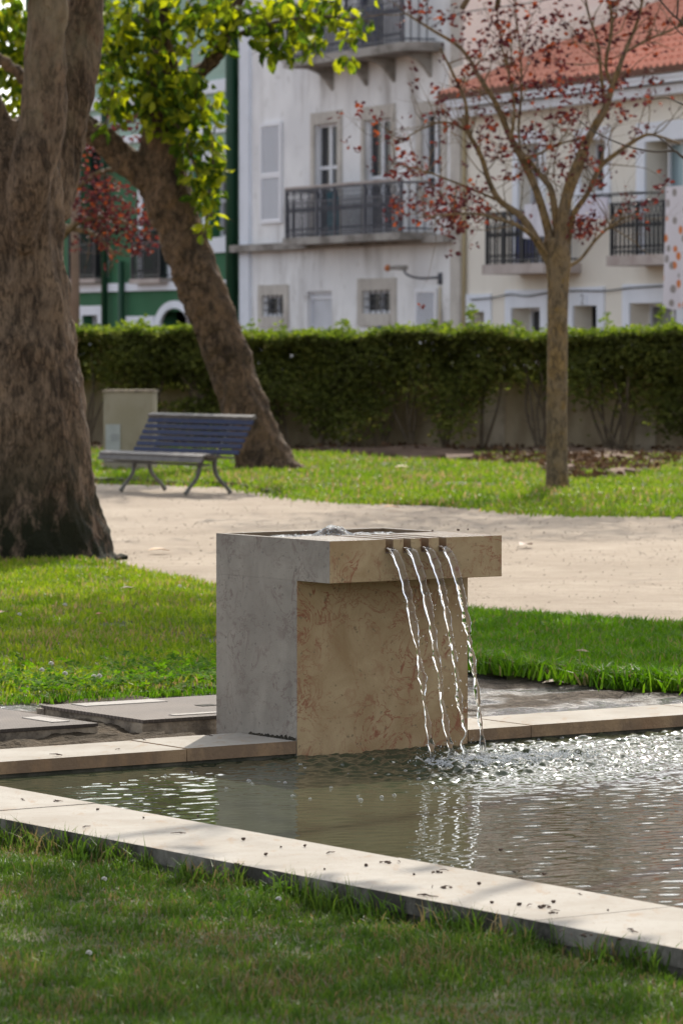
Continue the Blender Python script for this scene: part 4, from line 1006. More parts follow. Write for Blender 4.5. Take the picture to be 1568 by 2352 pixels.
for cx_, cy_, cz_, rx_, rz_, n_ in ((1.6,27.5,6.6,2.4,1.5,2600),(3.6,26.5,6.2,1.8,1.6,1400),(.2,30,7.4,1.8,1.4,1300)):  # unseen canopy clumps added to darken the pool reflection and dapple the ground
    k_ = 0
    while k_ < n_:
        q = Vector((random.uniform(-1,1), random.uniform(-1,1), random.uniform(-1,1)))
        if q.length > 1 or noise.noise(q*2.6+Vector((cx_,0,0))) < -.34: continue
        C.append((cx_+q.x*rx_, cy_+q.y*1.8, cz_+q.z*rz_)); k_ += 1
leaves('foliage', C, .17, M['leaf_shade'], nt_, .7, .5)

# ---------------------------------------------------------------- wall and hedge
HA, HB = Vector((-11, 57.5, 0)), Vector((11, 52.0, 0)); HD = (HB-HA).normalized(); HN = Vector((HD.y, -HD.x, 0))   # HN points to the camera side
if HN.y > 0: HN = -HN
HL = (HB-HA).length
def Hd(l, o_, z): return HA+HD*l+HN*o_+Vector((0,0,z))
M['wallc'] = simple('stained_wall', (.52,.43,.31), .9, (.27,.21,.14), 1.8, .4, .65, bump=.5, bsc=20, stretch=(1,1,.4))
gw = empty('garden_wall', Hd(HL/2, -.75, 0), 'low stained concrete wall with piers, half hidden behind the hedge', 'wall')
m = MB(); m.box(Hd(HL/2, -.75, .45), HD*HL/2, HN*.09, (0,0,.56)); m.build('panel', M['wallc'], gw)
m = MB(); m.box(Hd(HL/2, -.75, 1.035), HD*HL/2, HN*.13, (0,0,.03)); m.build('coping', simple('wall_coping', (.26,.19,.14), .9, (.17,.13,.1), 3), gw)
for i in range(11):
    m = MB(); m.box(Hd(1.0+i*2.05, -.64, .5), HD*.14, HN*.05, (0,0,.52)); m.build('pier', simple('pier', (.55,.47,.37), .9, (.33,.27,.2), 3), gw)
hg = empty('hedge', Hd(HL/2, 0, 0), 'long clipped evergreen hedge with bare lower stems in front of the wall', 'hedge')
M['leaf_hedge'] = leafmat('hedge_leaf', [(.075,.072,.034),(.10,.11,.038),(.125,.145,.042),(.155,.18,.045),(.21,.22,.055),(.19,.13,.075)], .5, .7, .05, .8)
M['leaf_lit'] = leafmat('sunlit_hedge_leaf', [(.08,.125,.02),(.13,.18,.028),(.20,.25,.035)], .48, .55, .15)  # sunlight on the hedge top put into a brighter leaf colour
n = 150000; l = rng.random(n)*HL
ln = np.array([noise.noise(Vector((x*1.1, 2.2, 0))) for x in l]); top = 1.55+.09*np.array([noise.noise(Vector((x*2.3, 7.7, 0))) for x in l])+.07*np.array([noise.noise(Vector((x*.5, 1.7, 0))) for x in l])
u = rng.random(n); onTop = u < .3
z = np.where(onTop, top-np.abs(rng.normal(0,.05,n)), top*(.06+.94*rng.random(n)**.66))
bot = .50-1.7*ln+.2*rng.standard_normal(n)
bul = np.array([noise.noise(Vector((x*1.6, zz_*2.0, 3))) for x, zz_ in zip(l, z)])
of = np.where(onTop, (rng.random(n)-.5)*.95, .36+.34*bul-np.abs(rng.normal(0,.13,n)))
deep = (rng.random(n) < .5) & (z > .80); of = np.where(deep & ~onTop, .05-.4*rng.random(n), of); keep = (z > bot) & ((bul > -.45) | onTop | deep)
nc_ = 26000; lc_ = rng.random(nc_)*HL; oc_ = -.05-.35*rng.random(nc_); zc2 = .92+.48*rng.random(nc_)
C = np.concatenate([np.stack([HA.x+HD.x*l+HN.x*of, HA.y+HD.y*l+HN.y*of, z], 1)[keep], np.stack([HA.x+HD.x*lc_+HN.x*oc_, HA.y+HD.y*lc_+HN.y*oc_, zc2], 1)])
leaves('foliage', C, .08, M['leaf_hedge'], hg, .6, .1, .12)
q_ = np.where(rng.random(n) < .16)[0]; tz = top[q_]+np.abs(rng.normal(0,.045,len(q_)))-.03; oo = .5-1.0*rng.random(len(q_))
leaves('sunlit_top', np.stack([HA.x+HD.x*l[q_]+HN.x*oo, HA.y+HD.y*l[q_]+HN.y*oo, tz], 1), .07, M['leaf_lit'], hg, .6, -.3, .12)  # brighter leaf layer painting the sunlit top of the hedge
C = []
for i in range(46):
    x = rng.random()*HL; hh = .06+.26*rng.random()**2
    for k in range(int(10+90*hh)): C.append(tuple(Hd(x+random.gauss(0,.03), random.gauss(.1,.1), 1.5+hh*random.random())))
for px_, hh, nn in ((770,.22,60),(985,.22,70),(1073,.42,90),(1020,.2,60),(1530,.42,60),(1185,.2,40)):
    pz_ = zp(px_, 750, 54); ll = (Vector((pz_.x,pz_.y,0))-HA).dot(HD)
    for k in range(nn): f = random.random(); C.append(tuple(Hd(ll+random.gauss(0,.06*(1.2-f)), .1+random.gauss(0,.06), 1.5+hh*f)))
leaves('sprigs', np.array(C), .065, M['leaf_lit'], hg, .6, -.4, .12)
rs = random.Random(77)
for i in range(40):
    x = .5+i*(HL-1)/39+rs.gauss(0,.2); m = MB(); b = Hd(x, .02+rs.gauss(0,.07), -.02)
    for k in range(rs.choice((3,4,4))):
        t_ = b+HD*rs.gauss(0,.28)+HN*rs.gauss(.05,.1)+Vector((0,0,rs.uniform(1.0,1.35))); md = b.lerp(t_,.5)+HD*rs.gauss(0,.07)
        P, Q = smooth_path([(b+HD*rs.gauss(0,.03),.026),(md,.018),(t_,.008)], 4); m.tube(P, Q, 6)
        twigs(m, P, Q, 3, .35, .007, 0, .3, None, 1.2, rs)
    m.build('stem', M['bark_twig'], hg, True)
# leaf litter under the hedge
n = 900; lt = np.stack([rng.random(n)*HL, rng.normal(.1,.55,n)], 1)
C = np.array([tuple(Hd(a, b, .05+.02*random.random())) for a, b in lt])
Ls = scatter(G([(1100,1062),(1190,1066),(1235,1082),(1290,1102),(1330,1110),(1480,1088),(1700,1064),(1700,1050),(1100,1050)]), 1500)
C = np.concatenate([C, withz(Ls, .045)])
q = scatter(G([(1090,1058),(1190,1064),(1235,1080),(1290,1100),(1330,1108),(1480,1086),(1700,1062),(1700,1048),(1090,1048)]), 9000); q = q[nz(q, .9, 6) > .02]
blades('grass', withz(q, .0), (.04,.10), .018, M['grass_far'], 'patchy grass on the bare earth behind the young tree', .9)
o = leaves('leaf_litter', C, .09, leafmat('litter', [(.06,.035,.022),(.10,.06,.035),(.19,.12,.07)], .1, .8, .05), None, .6, 0)
tag(o, 'brown leaf litter under the hedge', 'leaf litter', None, 'stuff')

# ---------------------------------------------------------------- street facades
FP = Vector((.126, 74, 0)); FR = Vector((.4051, -.9143, 0)).normalized(); FN = Vector((-.9143, -.4051, 0)).normalized()
def fu(x, y, v=0.0):
    d = ray(x, y); o_ = FP+FN*v; t = (o_-Vector((0,0,H))).dot(FN)/d.dot(FN); p = Vector((0,0,H))+d*t
    return (p-FP).dot(FR), p.z
def W(u, v, z): return FP+FR*u+FN*v+Vector((0,0,z))
def fbox(mb, u0, u1, v0, v1, z0, z1, m=0):
    mb.box8([W(u0,v0,z0), W(u1,v0,z0), W(u1,v1,z0), W(u0,v1,z0), W(u0,v0,z1), W(u1,v0,z1), W(u1,v1,z1), W(u0,v1,z1)], m)
def rect(x0, x1, y0, y1, v=0.0):
    xm = (x0+x1)/2; return fu(x0, (y0+y1)/2, v)[0], fu(x1, (y0+y1)/2, v)[0], fu(xm, y1, v)[1], fu(xm, y0, v)[1]   # u0,u1,z0,z1
def wall(mb, u0, u1, z0, z1, ops, mats=None, v=0.0):
    """front with openings (ua, ub, za, zb, depth); reveals are built in"""
    us = sorted({u0, u1, *[o[0] for o in ops], *[o[1] for o in ops]}); zs = sorted({z0, z1, *[o[2] for o in ops], *[o[3] for o in ops]})
    us = [q for q in us if u0 <= q <= u1]; zs = [q for q in zs if z0 <= q <= z1]
    for i in range(len(us)-1):
        for j in range(len(zs)-1):
            cu, cz = (us[i]+us[i+1])/2, (zs[j]+zs[j+1])/2
            if any(o[0] < cu < o[1] and o[2] < cz < o[3] for o in ops): continue
            mb.quad(W(us[i],v,zs[j]), W(us[i+1],v,zs[j]), W(us[i+1],v,zs[j+1]), W(us[i],v,zs[j+1]))
    for a, b, c, d, dp in ops:
        mb.quad(W(a,v,c), W(a,v,d), W(a,v-dp,d), W(a,v-dp,c)); mb.quad(W(b,v,d), W(b,v,c), W(b,v-dp,c), W(b,v-dp,d))
        mb.quad(W(a,v,d), W(b,v,d), W(b,v-dp,d), W(a,v-dp,d)); mb.quad(W(b,v,c), W(a,v,c), W(a,v-dp,c), W(b,v-dp,c))
def plaster(name, a, b_, dirt, amt=.6, sc=.55):
    t = NT(name); st = t.ramp(t.noise(1.1, 6, .62, t.mapping((1.3,1.3,.28))), .48, .72); big = t.ramp(t.noise(sc, 3), .32, .56)
    c = t.mix(t.ramp(t.noise(.8, 5), .4, .62), a, b_)
    c = t.mix(t.math('MULTIPLY', t.math('MULTIPLY', st, big), amt), c, dirt)
    c = t.mix(t.math('MULTIPLY', t.ramp(t.noise(3.5, 5, .7), .6, .7), amt*.5), c, dirt)
    return t.done(t.pbr(c, .85, t.bump(t.noise(18, 4), .2, .01), .2))
M['pl_white'] = plaster('weathered_white_plaster', (.86,.865,.885), (.75,.755,.78), (.31,.285,.265), 1.0)
M['pl_side'] = plaster('pinkish_render', (.90,.84,.77), (.87,.81,.75), (.75,.68,.62), .2)
M['pl_cream'] = plaster('cream_plaster', (.79,.755,.685), (.75,.715,.65), (.6,.52,.42), .3)
M['pl_green'] = plaster('dark_green_plaster', (.04,.14,.07), (.048,.15,.08), (.075,.13,.095), .3)
M['tile_green'] = plaster('pale_green_tiles', (.36,.50,.43), (.30,.44,.38), (.2,.3,.26), .3)
M['trim'] = simple('white_trim', (.77,.81,.90), .7, (.71,.75,.83), 2)
M['surround'] = simple('old_stone_surround', (.56,.53,.49), .85, (.44,.41,.38), 2.5, bump=.3, bsc=20)
M['frame'] = simple('white_frame', (.68,.70,.76), .5)
M['frame_blue'] = simple('blue_frame', (.07,.10,.19), .5, (.09,.13,.22), 4)
def pane_mat(name, col, rough=.08):
    t = NT(name); c = t.mix(t.ramp(t.noise(.9, 2, .5, t.mapping((3,3,.5))), .4, .62), col, tuple(v*.5 for v in col)); return t.done(t.pbr(c, rough, None, .3))
M['pane'] = pane_mat('window_glass', (.035,.038,.045)); M['pane_sky'] = pane_mat('pale_glass', (.30,.42,.48), .12); M['pane_dark'] = pane_mat('dark_glass', (.022,.025,.03)); M['pane_drape'] = pane_mat('glass_with_curtain', (.26,.26,.28), .25)
M['black'] = simple('black_iron', (.018,.019,.024), .5); M['iron_blue'] = simple('blue_grey_iron', (.06,.065,.085), .6, (.12,.12,.14), 10)
M['slab'] = simple('weathered_slab', (.36,.34,.32), .9, (.17,.155,.14), 1.6, .42, .62, bump=.4, bsc=20, stretch=(1,1,2))
M['slab_pale'] = simple('pale_slab', (.47,.42,.40), .9, (.36,.30,.28), 2)
M['shutter'] = simple('white_shutter', (.80,.81,.86), .6)
M['louvre_shade'] = simple('louvre_gap_shade', (.25,.25,.28), .9)  # darker sheet stands in for shade in the louvre gaps
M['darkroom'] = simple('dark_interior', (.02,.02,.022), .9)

def window(root, r, dep, pane, frame=None, mull=1, rails=(), sur=None, sw=.0, sill=False, name='window', top=None, skip_left=0.0, barred=False):
    u0, u1, z0, z1 = r; u0 += skip_left; frame = frame or M['frame']; fw = .055
    m = MB()
    fbox(m, u0+.002, u0+fw, -dep, -dep+.06, z0+.002, z1-.002); fbox(m, u1-fw, u1-.002, -dep, -dep+.06, z0+.002, z1-.002)
    fbox(m, u0+fw, u1-fw, -dep, -dep+.058, z1-fw, z1-.002); fbox(m, u0+fw, u1-fw, -dep, -dep+.058, z0+.002, z0+fw)
    for k in range(mull):
        uc = u0+(u1-u0)*(k+1)/(mull+1); fbox(m, uc-.05, uc+.05, -dep, -dep+.056, z0+fw, z1-fw)
    for f in rails: fbox(m, u0+fw, u1-fw, -dep+.004, -dep+.05, z0+(z1-z0)*f-.03, z0+(z1-z0)*f+.03)
    wn = m.build(name, frame, root)
    p = MB(); p.quad(W(u0+.03,-dep+.02,z0+.03), W(u1-.03,-dep+.02,z0+.03), W(u1-.03,-dep+.02,z1-.03), W(u0+.03,-dep+.02,z1-.03)); p.build('pane', pane, wn)
    if sur is not None:
        s_ = MB(); t = .035; tw_ = top or sw
        fbox(s_, r[0]-sw, r[0]-.001, -.05, t, z0-(sw if sill else 0), z1+tw_); fbox(s_, r[1]+.001, r[1]+sw, -.05, t, z0-(sw if sill else 0), z1+tw_)
        fbox(s_, r[0]-.001, r[1]+.001, -.05, t-.003, z1+.001, z1+tw_-.003)
        if sill: fbox(s_, r[0]-.001, r[1]+.001, -.05, t+.02, z0-sw, z0-.001)
        s_.build('surround', sur, wn)
    if barred:
        b = MB()
        for k in range(4):
            uc = u0+(u1-u0)*(k+1)/5; fbox(b, uc-.012, uc+.012, -dep+.1, -dep+.12, z0, z1)
        for f in (.3,.65): fbox(b, u0, u1, -dep+.1, -dep+.118, z0+(z1-z0)*f-.01, z0+(z1-z0)*f+.01)
        b.build('bars', M['black'], wn)
    return wn
def railing(root, u0, u1, v, z0, z1, mat, spacing=.11, frieze=True, posts=(), vback=0.03, label=None, ends=(True,True), diamonds=True):
    m = MB()
    fbox(m, u0, u1, v-.02, v+.02, z1-.04, z1); fbox(m, u0, u1, v-.015, v+.015, z0+.05, z0+.08)
    zf = z1-(z1-z0)*.28
    if frieze: fbox(m, u0, u1, v-.014, v+.014, zf-.012, zf+.012)
    n = max(2, int((u1-u0)/spacing))
    for i in range(n+1):
        u = u0+(u1-u0)*i/n; fbox(m, u-.016, u+.016, v-.013, v+.013, z0, zf if frieze else z1-.04)
        if i < n:
            ub = u0+(u1-u0)*(i+1)/n; um = (u+ub)/2
            if frieze and diamonds:
                for a, b in (((u, zf), (ub, z1-.04)), ((ub, zf), (u, z1-.04))): m.bar(W(a[0], v, a[1]), W(b[0], v, b[1]), .009, 0, 4)
                zl = z0+(zf-z0)*.25
                for a, b in (((u, z0+.08), (um, zl)), ((ub, z0+.08), (um, zl))): m.bar(W(a[0], v, a[1]), W(b[0], v, b[1]), .009, 0, 4)
            if diamonds:
                zm = z0+(zf-z0)*.72; m.bar(W(u, v, zf), W(um, v, zm), .008, 0, 4); m.bar(W(ub, v, zf), W(um, v, zm), .008, 0, 4)
    for u in list(posts)+[u0, u1]: fbox(m, u-.025, u+.025, v-.025, v+.025, z0, z1+.005)
    for e, u in zip(ends, (u0, u1)):           # returns to the wall
        if not e: continue
        fbox(m, u-.018, u+.018, vback, v-.026, z1-.04, z1-.002); fbox(m, u-.012, u+.012, vback, v-.026, z0+.05, z0+.078)
        k = max(2, int((v-vback)/spacing))
        for i in range(1, k): vv = vback+(v-vback)*i/k; fbox(m, u-.01, u+.01, vv-.01, vv+.01, z0, z1-.042)
    return m.build('railing', mat, root)
def louvre(root, r, v, name='shutter', n=26, mid=None):
    u0, u1, z0, z1 = r; m = MB(); fw = .07
    fbox(m, u0, u0+fw, v, v+.05, z0, z1); fbox(m, u1-fw, u1, v, v+.05, z0, z1); fbox(m, u0+fw, u1-fw, v, v+.048, z1-fw, z1); fbox(m, u0+fw, u1-fw, v, v+.048, z0, z0+fw)
    if mid: zm = z0+(z1-z0)*mid; fbox(m, u0+fw, u1-fw, v, v+.047, zm-.05, zm+.05)
    for i in range(n):
        z = z0+fw+(z1-z0-2*fw)*(i+.5)/n; h = (z1-z0-2*fw)/n*.5
        m.box8([W(u0+fw,v+.034,z-h), W(u1-fw,v+.034,z-h), W(u1-fw,v+.040,z-h), W(u0+fw,v+.040,z-h), W(u0+fw,v+.004,z+h*.3), W(u1-fw,v+.004,z+h*.3), W(u1-fw,v+.012,z+h*.3), W(u0+fw,v+.012,z+h*.3)])
    m.quad(W(u0+.01,v+.002,z0+.01), W(u1-.01,v+.002,z0+.01), W(u1-.01,v+.002,z1-.01), W(u0+.01,v+.002,z1-.01), 1)  # shade between the slats, painted as a dark sheet
    return m.build(name, [M['shutter'], M['louvre_shade']], root)
def shell(root, u0, u1, z1, deep, ops, mat, side_mat=None, name='wall', z0=-.15, sides=True):
    m = MB(); wall(m, u0, u1, z0, z1, ops)
    if sides:
        m.quad(W(u1,0,z0), W(u1,-deep,z0), W(u1,-deep,z1), W(u1,0,z1), 1); m.quad(W(u0,-deep,z0), W(u0,0,z0), W(u0,0,z1), W(u0,-deep,z1), 1)
        m.quad(W(u1,-deep,z0), W(u0,-deep,z0), W(u0,-deep,z1), W(u1,-deep,z1), 1); m.quad(W(u0,0,z1), W(u1,0,z1), W(u1,-deep,z1), W(u0,-deep,z1), 1)
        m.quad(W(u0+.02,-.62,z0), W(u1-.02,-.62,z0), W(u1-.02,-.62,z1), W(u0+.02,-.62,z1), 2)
    return m.build(name, [mat, side_mat or mat, M['darkroom']], root)

# --- white house
uL, uR = fu(557, 700)[0], fu(1063, 700)[0]
wh = empty('white_house', W((uL+uR)/2, 0, 0), 'weathered white house with an iron balcony and stone-framed windows in the middle', 'house')
d1, d2, w3 = rect(724,778,284,548), rect(839,901,273,540), rect(970,1015,258,439)
gA, gD, gB = rect(604.6,654,678,727), rect(705,762,669,770), rect(835,899,667,720)
gL = rect(958,1007,663,760); sh = rect(602.8,650,282,513)
e1, e2 = rect(690,745,-120,140), rect(820,880,-130,118)
dep = .13
shell(wh, uL, uR, 11.0, 9.5, [(*r, dep+.05) for r in (d1, d2, w3, gA, gD, gB, e1, e2)], M['pl_white'], M['pl_side'])
window(wh, d1, dep, M['pane'], M['frame'], 1, (.62,), M['surround'], .16, top=.22); window(wh, d2, dep, M['pane'], M['frame'], 1, (.5,), M['surround'], .14, top=.24)
window(wh, w3, dep, M['pane'], M['frame'], 1, (.2,), M['surround'], .2, True)
window(wh, e1, dep, M['pane_sky'], M['frame_blue'], 1, (.4,)); window(wh, e2, dep, M['pane'], M['frame_blue'], 1, (.4,))
window(wh, gA, dep, M['pane_dark'], M['frame'], 1, (), M['surround'], .2, True, barred=True); window(wh, gB, dep, M['pane_dark'], M['frame'], 1, (), M['surround'], .22, True, barred=True)
window(wh, gD, dep, simple('white_door_leaf', (.58,.60,.66), .6, (.5,.52,.57), 2), M['frame'], 0, (.86,), name='door')
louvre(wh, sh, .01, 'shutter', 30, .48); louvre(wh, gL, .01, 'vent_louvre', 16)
pz = fu(660, 700)
m = MB(); pu0, pu1 = fu(557,600)[0], fu(578,600)[0]; fbox(m, pu0, pu1, .001, .07, -.1, 10.9); m.build('pilaster', M['trim'], wh)
m = MB(); pu0, pu1 = fu(1040,600)[0], fu(1062,600)[0]; fbox(m, pu0, pu1, .001, .06, -.1, 11); m.build('pilaster', M['surround'], wh)
# string course and the first balcony
zc = rect(790,810,549,566,.3); m = MB(); fbox(m, uL-.1, uR-.3, -.02, .24, zc[2], zc[3]); m.build('ledge', M['slab'], wh)
bu0, bu1 = fu(658,548,.62)[0], fu(921,528,.62)[0]; bz = fu(790,540,.62)[1]; rz = fu(790,426,.62)[1]
bal = MB(); fbox(bal, bu0-.05, bu1+.06, -.01, .68, bz-.13, bz); bal = bal.build('balcony', M['slab'], wh)
railing(bal, bu0, bu1, .62, bz, rz, M['iron_blue'], .13, True, [bu0+(bu1-bu0)*f for f in (.28,.44,.7)])
m = MB(); fbox(m, bu0-.01, bu1+.01, .585, .655, rz+.006, rz+.045); m.build('handrail', M['slab_pale'], bal)
# rounded second balcony on brackets
b2u0, b2u1 = fu(650,150,.7)[0], fu(934,100,.7)[0]; b2z = fu(780,118,.7)[1]; r2z = b2z+1.0
m = MB(); pts_t = [W(b2u0,-.01,0), W(b2u0,.7,0), W(b2u1-.35,.7,0), W(b2u1-.15,.64,0), W(b2u1-.03,.48,0), W(b2u1,.25,0), W(b2u1,-.01,0)]
up = [p+Vector((0,0,b2z)) for p in pts_t]; lo = [p+Vector((0,0,b2z-.15)) for p in pts_t]; m.poly(up[::-1]); m.poly(lo)
for i in range(len(up)): j = (i+1) % len(up); m.quad(lo[i], lo[j], up[j], up[i])
b2 = m.build('balcony', M['slab'], wh)
railing(b2, b2u0+.05, b2u1-.3, .64, b2z, r2z, M['iron_blue'], .13, True, [b2u0+(b2u1-b2u0)*f for f in (.25,.5)])
for f in (.12,.4,.62,.9):
    u_ = b2u0+(b2u1-b2u0)*f; m = MB(); zz_ = b2z-.152
    pr = [(0.0,zz_),(.6,zz_),(.45,zz_-.05),(.25,zz_-.12),(.12,zz_-.26),(0,zz_-.42)]
    m.poly([W(u_-.06,a,b) for a, b in pr]); m.poly([W(u_+.06,a,b) for a, b in pr][::-1])
    for i in range(len(pr)): j = (i+1) % len(pr); m.quad(W(u_-.06,*pr[j]), W(u_-.06,*pr[i]), W(u_+.06,*pr[i]), W(u_+.06,*pr[j]))
    m.build('bracket', M['slab'], b2)
# cloths on the balcony
def cloth(name, u0, u1, v, z0, z1, mat, label, amp=.02, fr=9, th=.01):
    m = MB(); n = 16; k = 8; c = W((u0+u1)/2, v, z1)
    for s_ in (0, 1):
        b0 = len(m.v)
        for i in range(n+1):
            for j in range(k+1):
                f = i/n; g = j/k; m.v.append(tuple(W(u0+(u1-u0)*f, v+s_*th+amp*math.sin(f*fr+g*1.3)*(.4+g), z1-(z1-z0)*g*(1+.03*math.sin(f*7)))))
        for i in range(n):
            for j in range(k): a = b0+i*(k+1)+j; m.f.append((a, a+1, a+k+2, a+k+1) if s_ else (a, a+k+1, a+k+2, a+1)); m.m.append(0)
    return tag(m.build(name, mat, None, True, c), label, 'cloth')
r = rect(752,778,440,545,.5); cloth('towel', r[0], r[1], .5, r[2]+.02, r[3]+.02, simple('teal_cloth', (.03,.22,.28), .9, (.02,.13,.17), 6), 'teal towel hanging behind the balcony railing of the white house')
# graffiti arc low on the white wall
ga = MB(); r = rect(864,902,731,775); cu, cz0 = (r[0]+r[1])/2, r[2]+.05
for i in range(16):
    a0_, a1_ = math.pi*i/16, math.pi*(i+1)/16; ro, ri = (r[1]-r[0])/2, (r[1]-r[0])/2-.14; hs = (r[3]-cz0)/ro
    ga.quad(W(cu+ro*math.cos(a0_),.004,cz0+ro*hs*math.sin(a0_)), W(cu+ro*math.cos(a1_),.004,cz0+ro*hs*math.sin(a1_)), W(cu+ri*math.cos(a1_),.004,cz0+ri*hs*math.sin(a1_)), W(cu+ri*math.cos(a0_),.004,cz0+ri*hs*math.sin(a0_)))
ga.build('graffiti', simple('blue_spray', (.10,.17,.30), .7), wh)
# wall lamp on its bracket
lu, lz = fu(1013,640); lq = fu(974,626,.5); wl = empty('wall_lamp', W(lu,.07,lz), 'small wall lamp on a curved iron bracket at the corner of the white house', 'lamp')
P, Q = smooth_path([(W(lu,.065,lz+.02),.022),(W(lu-.25,.3,lz+.01),.02),(W(lu-.45,.45,lz+.08),.02),(W(lu-.5,.5,lz+.22),.02)], 5); m = MB(); m.tube(P, Q, 8); fbox(m, lu-.04, lu+.04, .001, .05, lz-.10, lz+.10); m.build('bracket', M['iron_blue'], wl, True)
m = MB(); m.tube([W(lu-.44,.46,lz+.19), W(lu-.62,.56,lz+.2), W(lu-.75,.62,lz+.19)], [.05,.045,.03], 10); m.build('lamp_head', M['slab'], wl, True)
m = MB(); m.sphere(W(lu-.8,.65,lz+.19), .06, 10, 8); m.build('bulb', simple('orange_glass', (.45,.16,.06), .3), wl, True)
dl = fu(1013,700); m = MB(); m.bar(W(dl[0],.03,-.1), W(dl[0],.03,lz-.14), .02, 0, 8); m.build('pipe', simple('yellow_pipe', (.62,.54,.40), .7), wh, True)

# --- cream house
cR = fu(1720,500)[0]
ch = empty('cream_house', W((uR+cR)/2, 0, 0), 'cream house with orange tiled roof, black iron balconies and hanging laundry on the right', 'house')
c1, c2 = rect(1334,1389,322,443), rect(1483,1580,322,590); c0_ = rect(1192,1240,330,612)
gg = [rect(1083,1115,716,775), rect(1177,1243,707,751+20), rect(1318,1373,702,738+35), rect(1448,1556,696,740+35)]
ezq = fu(1300, 195)[1]
shell(ch, uR+.004, cR, ezq, 9, [(*r, .42) for r in (c0_, c1, c2, *gg)], M['pl_cream'])
window(ch, c0_, .25, M['pane_drape'], M['frame'], 1, (.5,), M['trim'], .2); window(ch, c1, .3, M['pane_dark'], M['frame'], 1, (.5,), M['trim'], .2, True)
window(ch, c2, .3, M['pane_sky'], M['frame'], 1, (.3,), M['trim'], .28, top=.3, name='window', skip_left=.25)
for r, pm in zip(gg, (M['pane_dark'], M['pane'], M['pane_dark'], M['pane_drape'])): window(ch, r, .38, pm, M['black'] if pm is M['pane_dark'] else M['frame'], 0 if pm is not M['pane_drape'] else 1, (), M['trim'], .24, False, top=.3)
nb_ = fu(1343,689); m = MB(); fbox(m, nb_[0]-.13, nb_[0]+.13, .036, .05, nb_[1]-.09, nb_[1]+.09); npl = m.build('number_plate', M['trim'], ch)
fc_ = bpy.data.curves.new('number', 'FONT'); fc_.body = '2'; fc_.size = .24; fc_.extrude = .003; fc_.align_x = 'CENTER'; fc_.align_y = 'CENTER'; fc_.materials.append(simple('grey_number', (.28,.29,.32), .6))
fo_ = bpy.data.objects.new('number', fc_); COL.objects.link(fo_); fo_.parent = npl
nme = bpy.data.meshes.new_from_object(fo_.evaluated_get(bpy.context.evaluated_depsgraph_get())); bpy.data.objects.remove(fo_); fo_ = bpy.data.objects.new('number', nme); COL.objects.link(fo_); fo_.parent = npl
fo_.location = W(nb_[0], .055, nb_[1])-root_loc(npl); fo_.rotation_euler = (math.pi/2, 0, math.atan2(FR.y, FR.x))
# roof
ez = fu(1003,222,.5)[1]; sl_ = .40; RD = 6.5
roof = MB(); ru0, ru1 = fu(1003,222,.5)[0], cR+.3
def tile_mat():
    t = NT('clay_roof_tiles'); c = t.mix(t.ramp(t.noise(2.5, 4), .4, .62), (.66,.30,.21), (.60,.255,.175)); c = t.mix(t.ramp(t.noise(9, 3), .55, .7, 0, .6), c, (.40,.15,.10))
    return t.done(t.pbr(c, .8, t.bump(t.noise(25, 3), .3, .02)))
M['tiles'] = tile_mat(); M['tile_edge'] = simple('dark_tile_ends', (.16,.075,.05), .9, (.10,.055,.04), 6)
nt2 = int((ru1-ru0)/.105)
for i in range(nt2):
    ua, ub = ru0+(ru1-ru0)*i/nt2, ru0+(ru1-ru0)*(i+1)/nt2; rows = 18
    for k in range(rows):
        va, vb = .5-RD*k/rows, .5-RD*(k+1)/rows-.03; za, zb = ez+sl_*(.5-va)+.035, ez+sl_*(.5-vb)+.005; cr_ = .055 if i % 2 == 0 else -.015
        um = (ua+ub)/2
        roof.quad(W(ua,va,za), W(um,va,za+cr_), W(um,vb,zb+cr_*.8), W(ua,vb,zb)); roof.quad(W(um,va,za+cr_), W(ub,va,za), W(ub,vb,zb), W(um,vb,zb+cr_*.8))
        if k == 0: roof.quad(W(ua,va,za-.10), W(ub,va,za-.10), W(ub,va,za+.0), W(ua,va,za+.0), 1); roof.poly([W(ua,va,za), W(ub,va,za), W(um,va,za+cr_)], 1)
roof.quad(W(ru0,.5,ez-.07), W(ru1,.5,ez-.07), W(ru1,.0,ez-.07), W(ru0,.0,ez-.07), 1)
rf = roof.build('roof', [M['tiles'], M['tile_edge']], ch)
m = MB(); P = []
for i in range(9): P.append((i))
gu0, gu1 = ru0+.25, ru1; gr = .07
fbox(m, gu0, gu1, .30, .44, ez-.20, ez-.075); fbox(m, gu0, gu1, .42, .47, ez-.13, ez-.08); m.build('gutter', M['trim'], rf)
m = MB(); m.box8([W(uR+.003,.28,ez+sl_*.22+.06), W(uR+.03,.28,ez+sl_*.22+.06), W(uR+.03,-RD,ez+sl_*(.5+RD)+.06), W(uR+.003,-RD,ez+sl_*(.5+RD)+.06),
        W(uR+.003,.28,ez+sl_*.22+.36), W(uR+.03,.28,ez+sl_*.22+.36), W(uR+.03,-RD,ez+sl_*(.5+RD)+.36), W(uR+.003,-RD,ez+sl_*(.5+RD)+.36)]); m.build('flashing', simple('pale_mortar', (.86,.82,.74), .9, (.75,.7,.62), 3), rf)
m = MB(); fbox(m, uR+.05, ru1, .001, .28, ez-.36, ez-.22); m.build('cornice', M['trim'], ch)
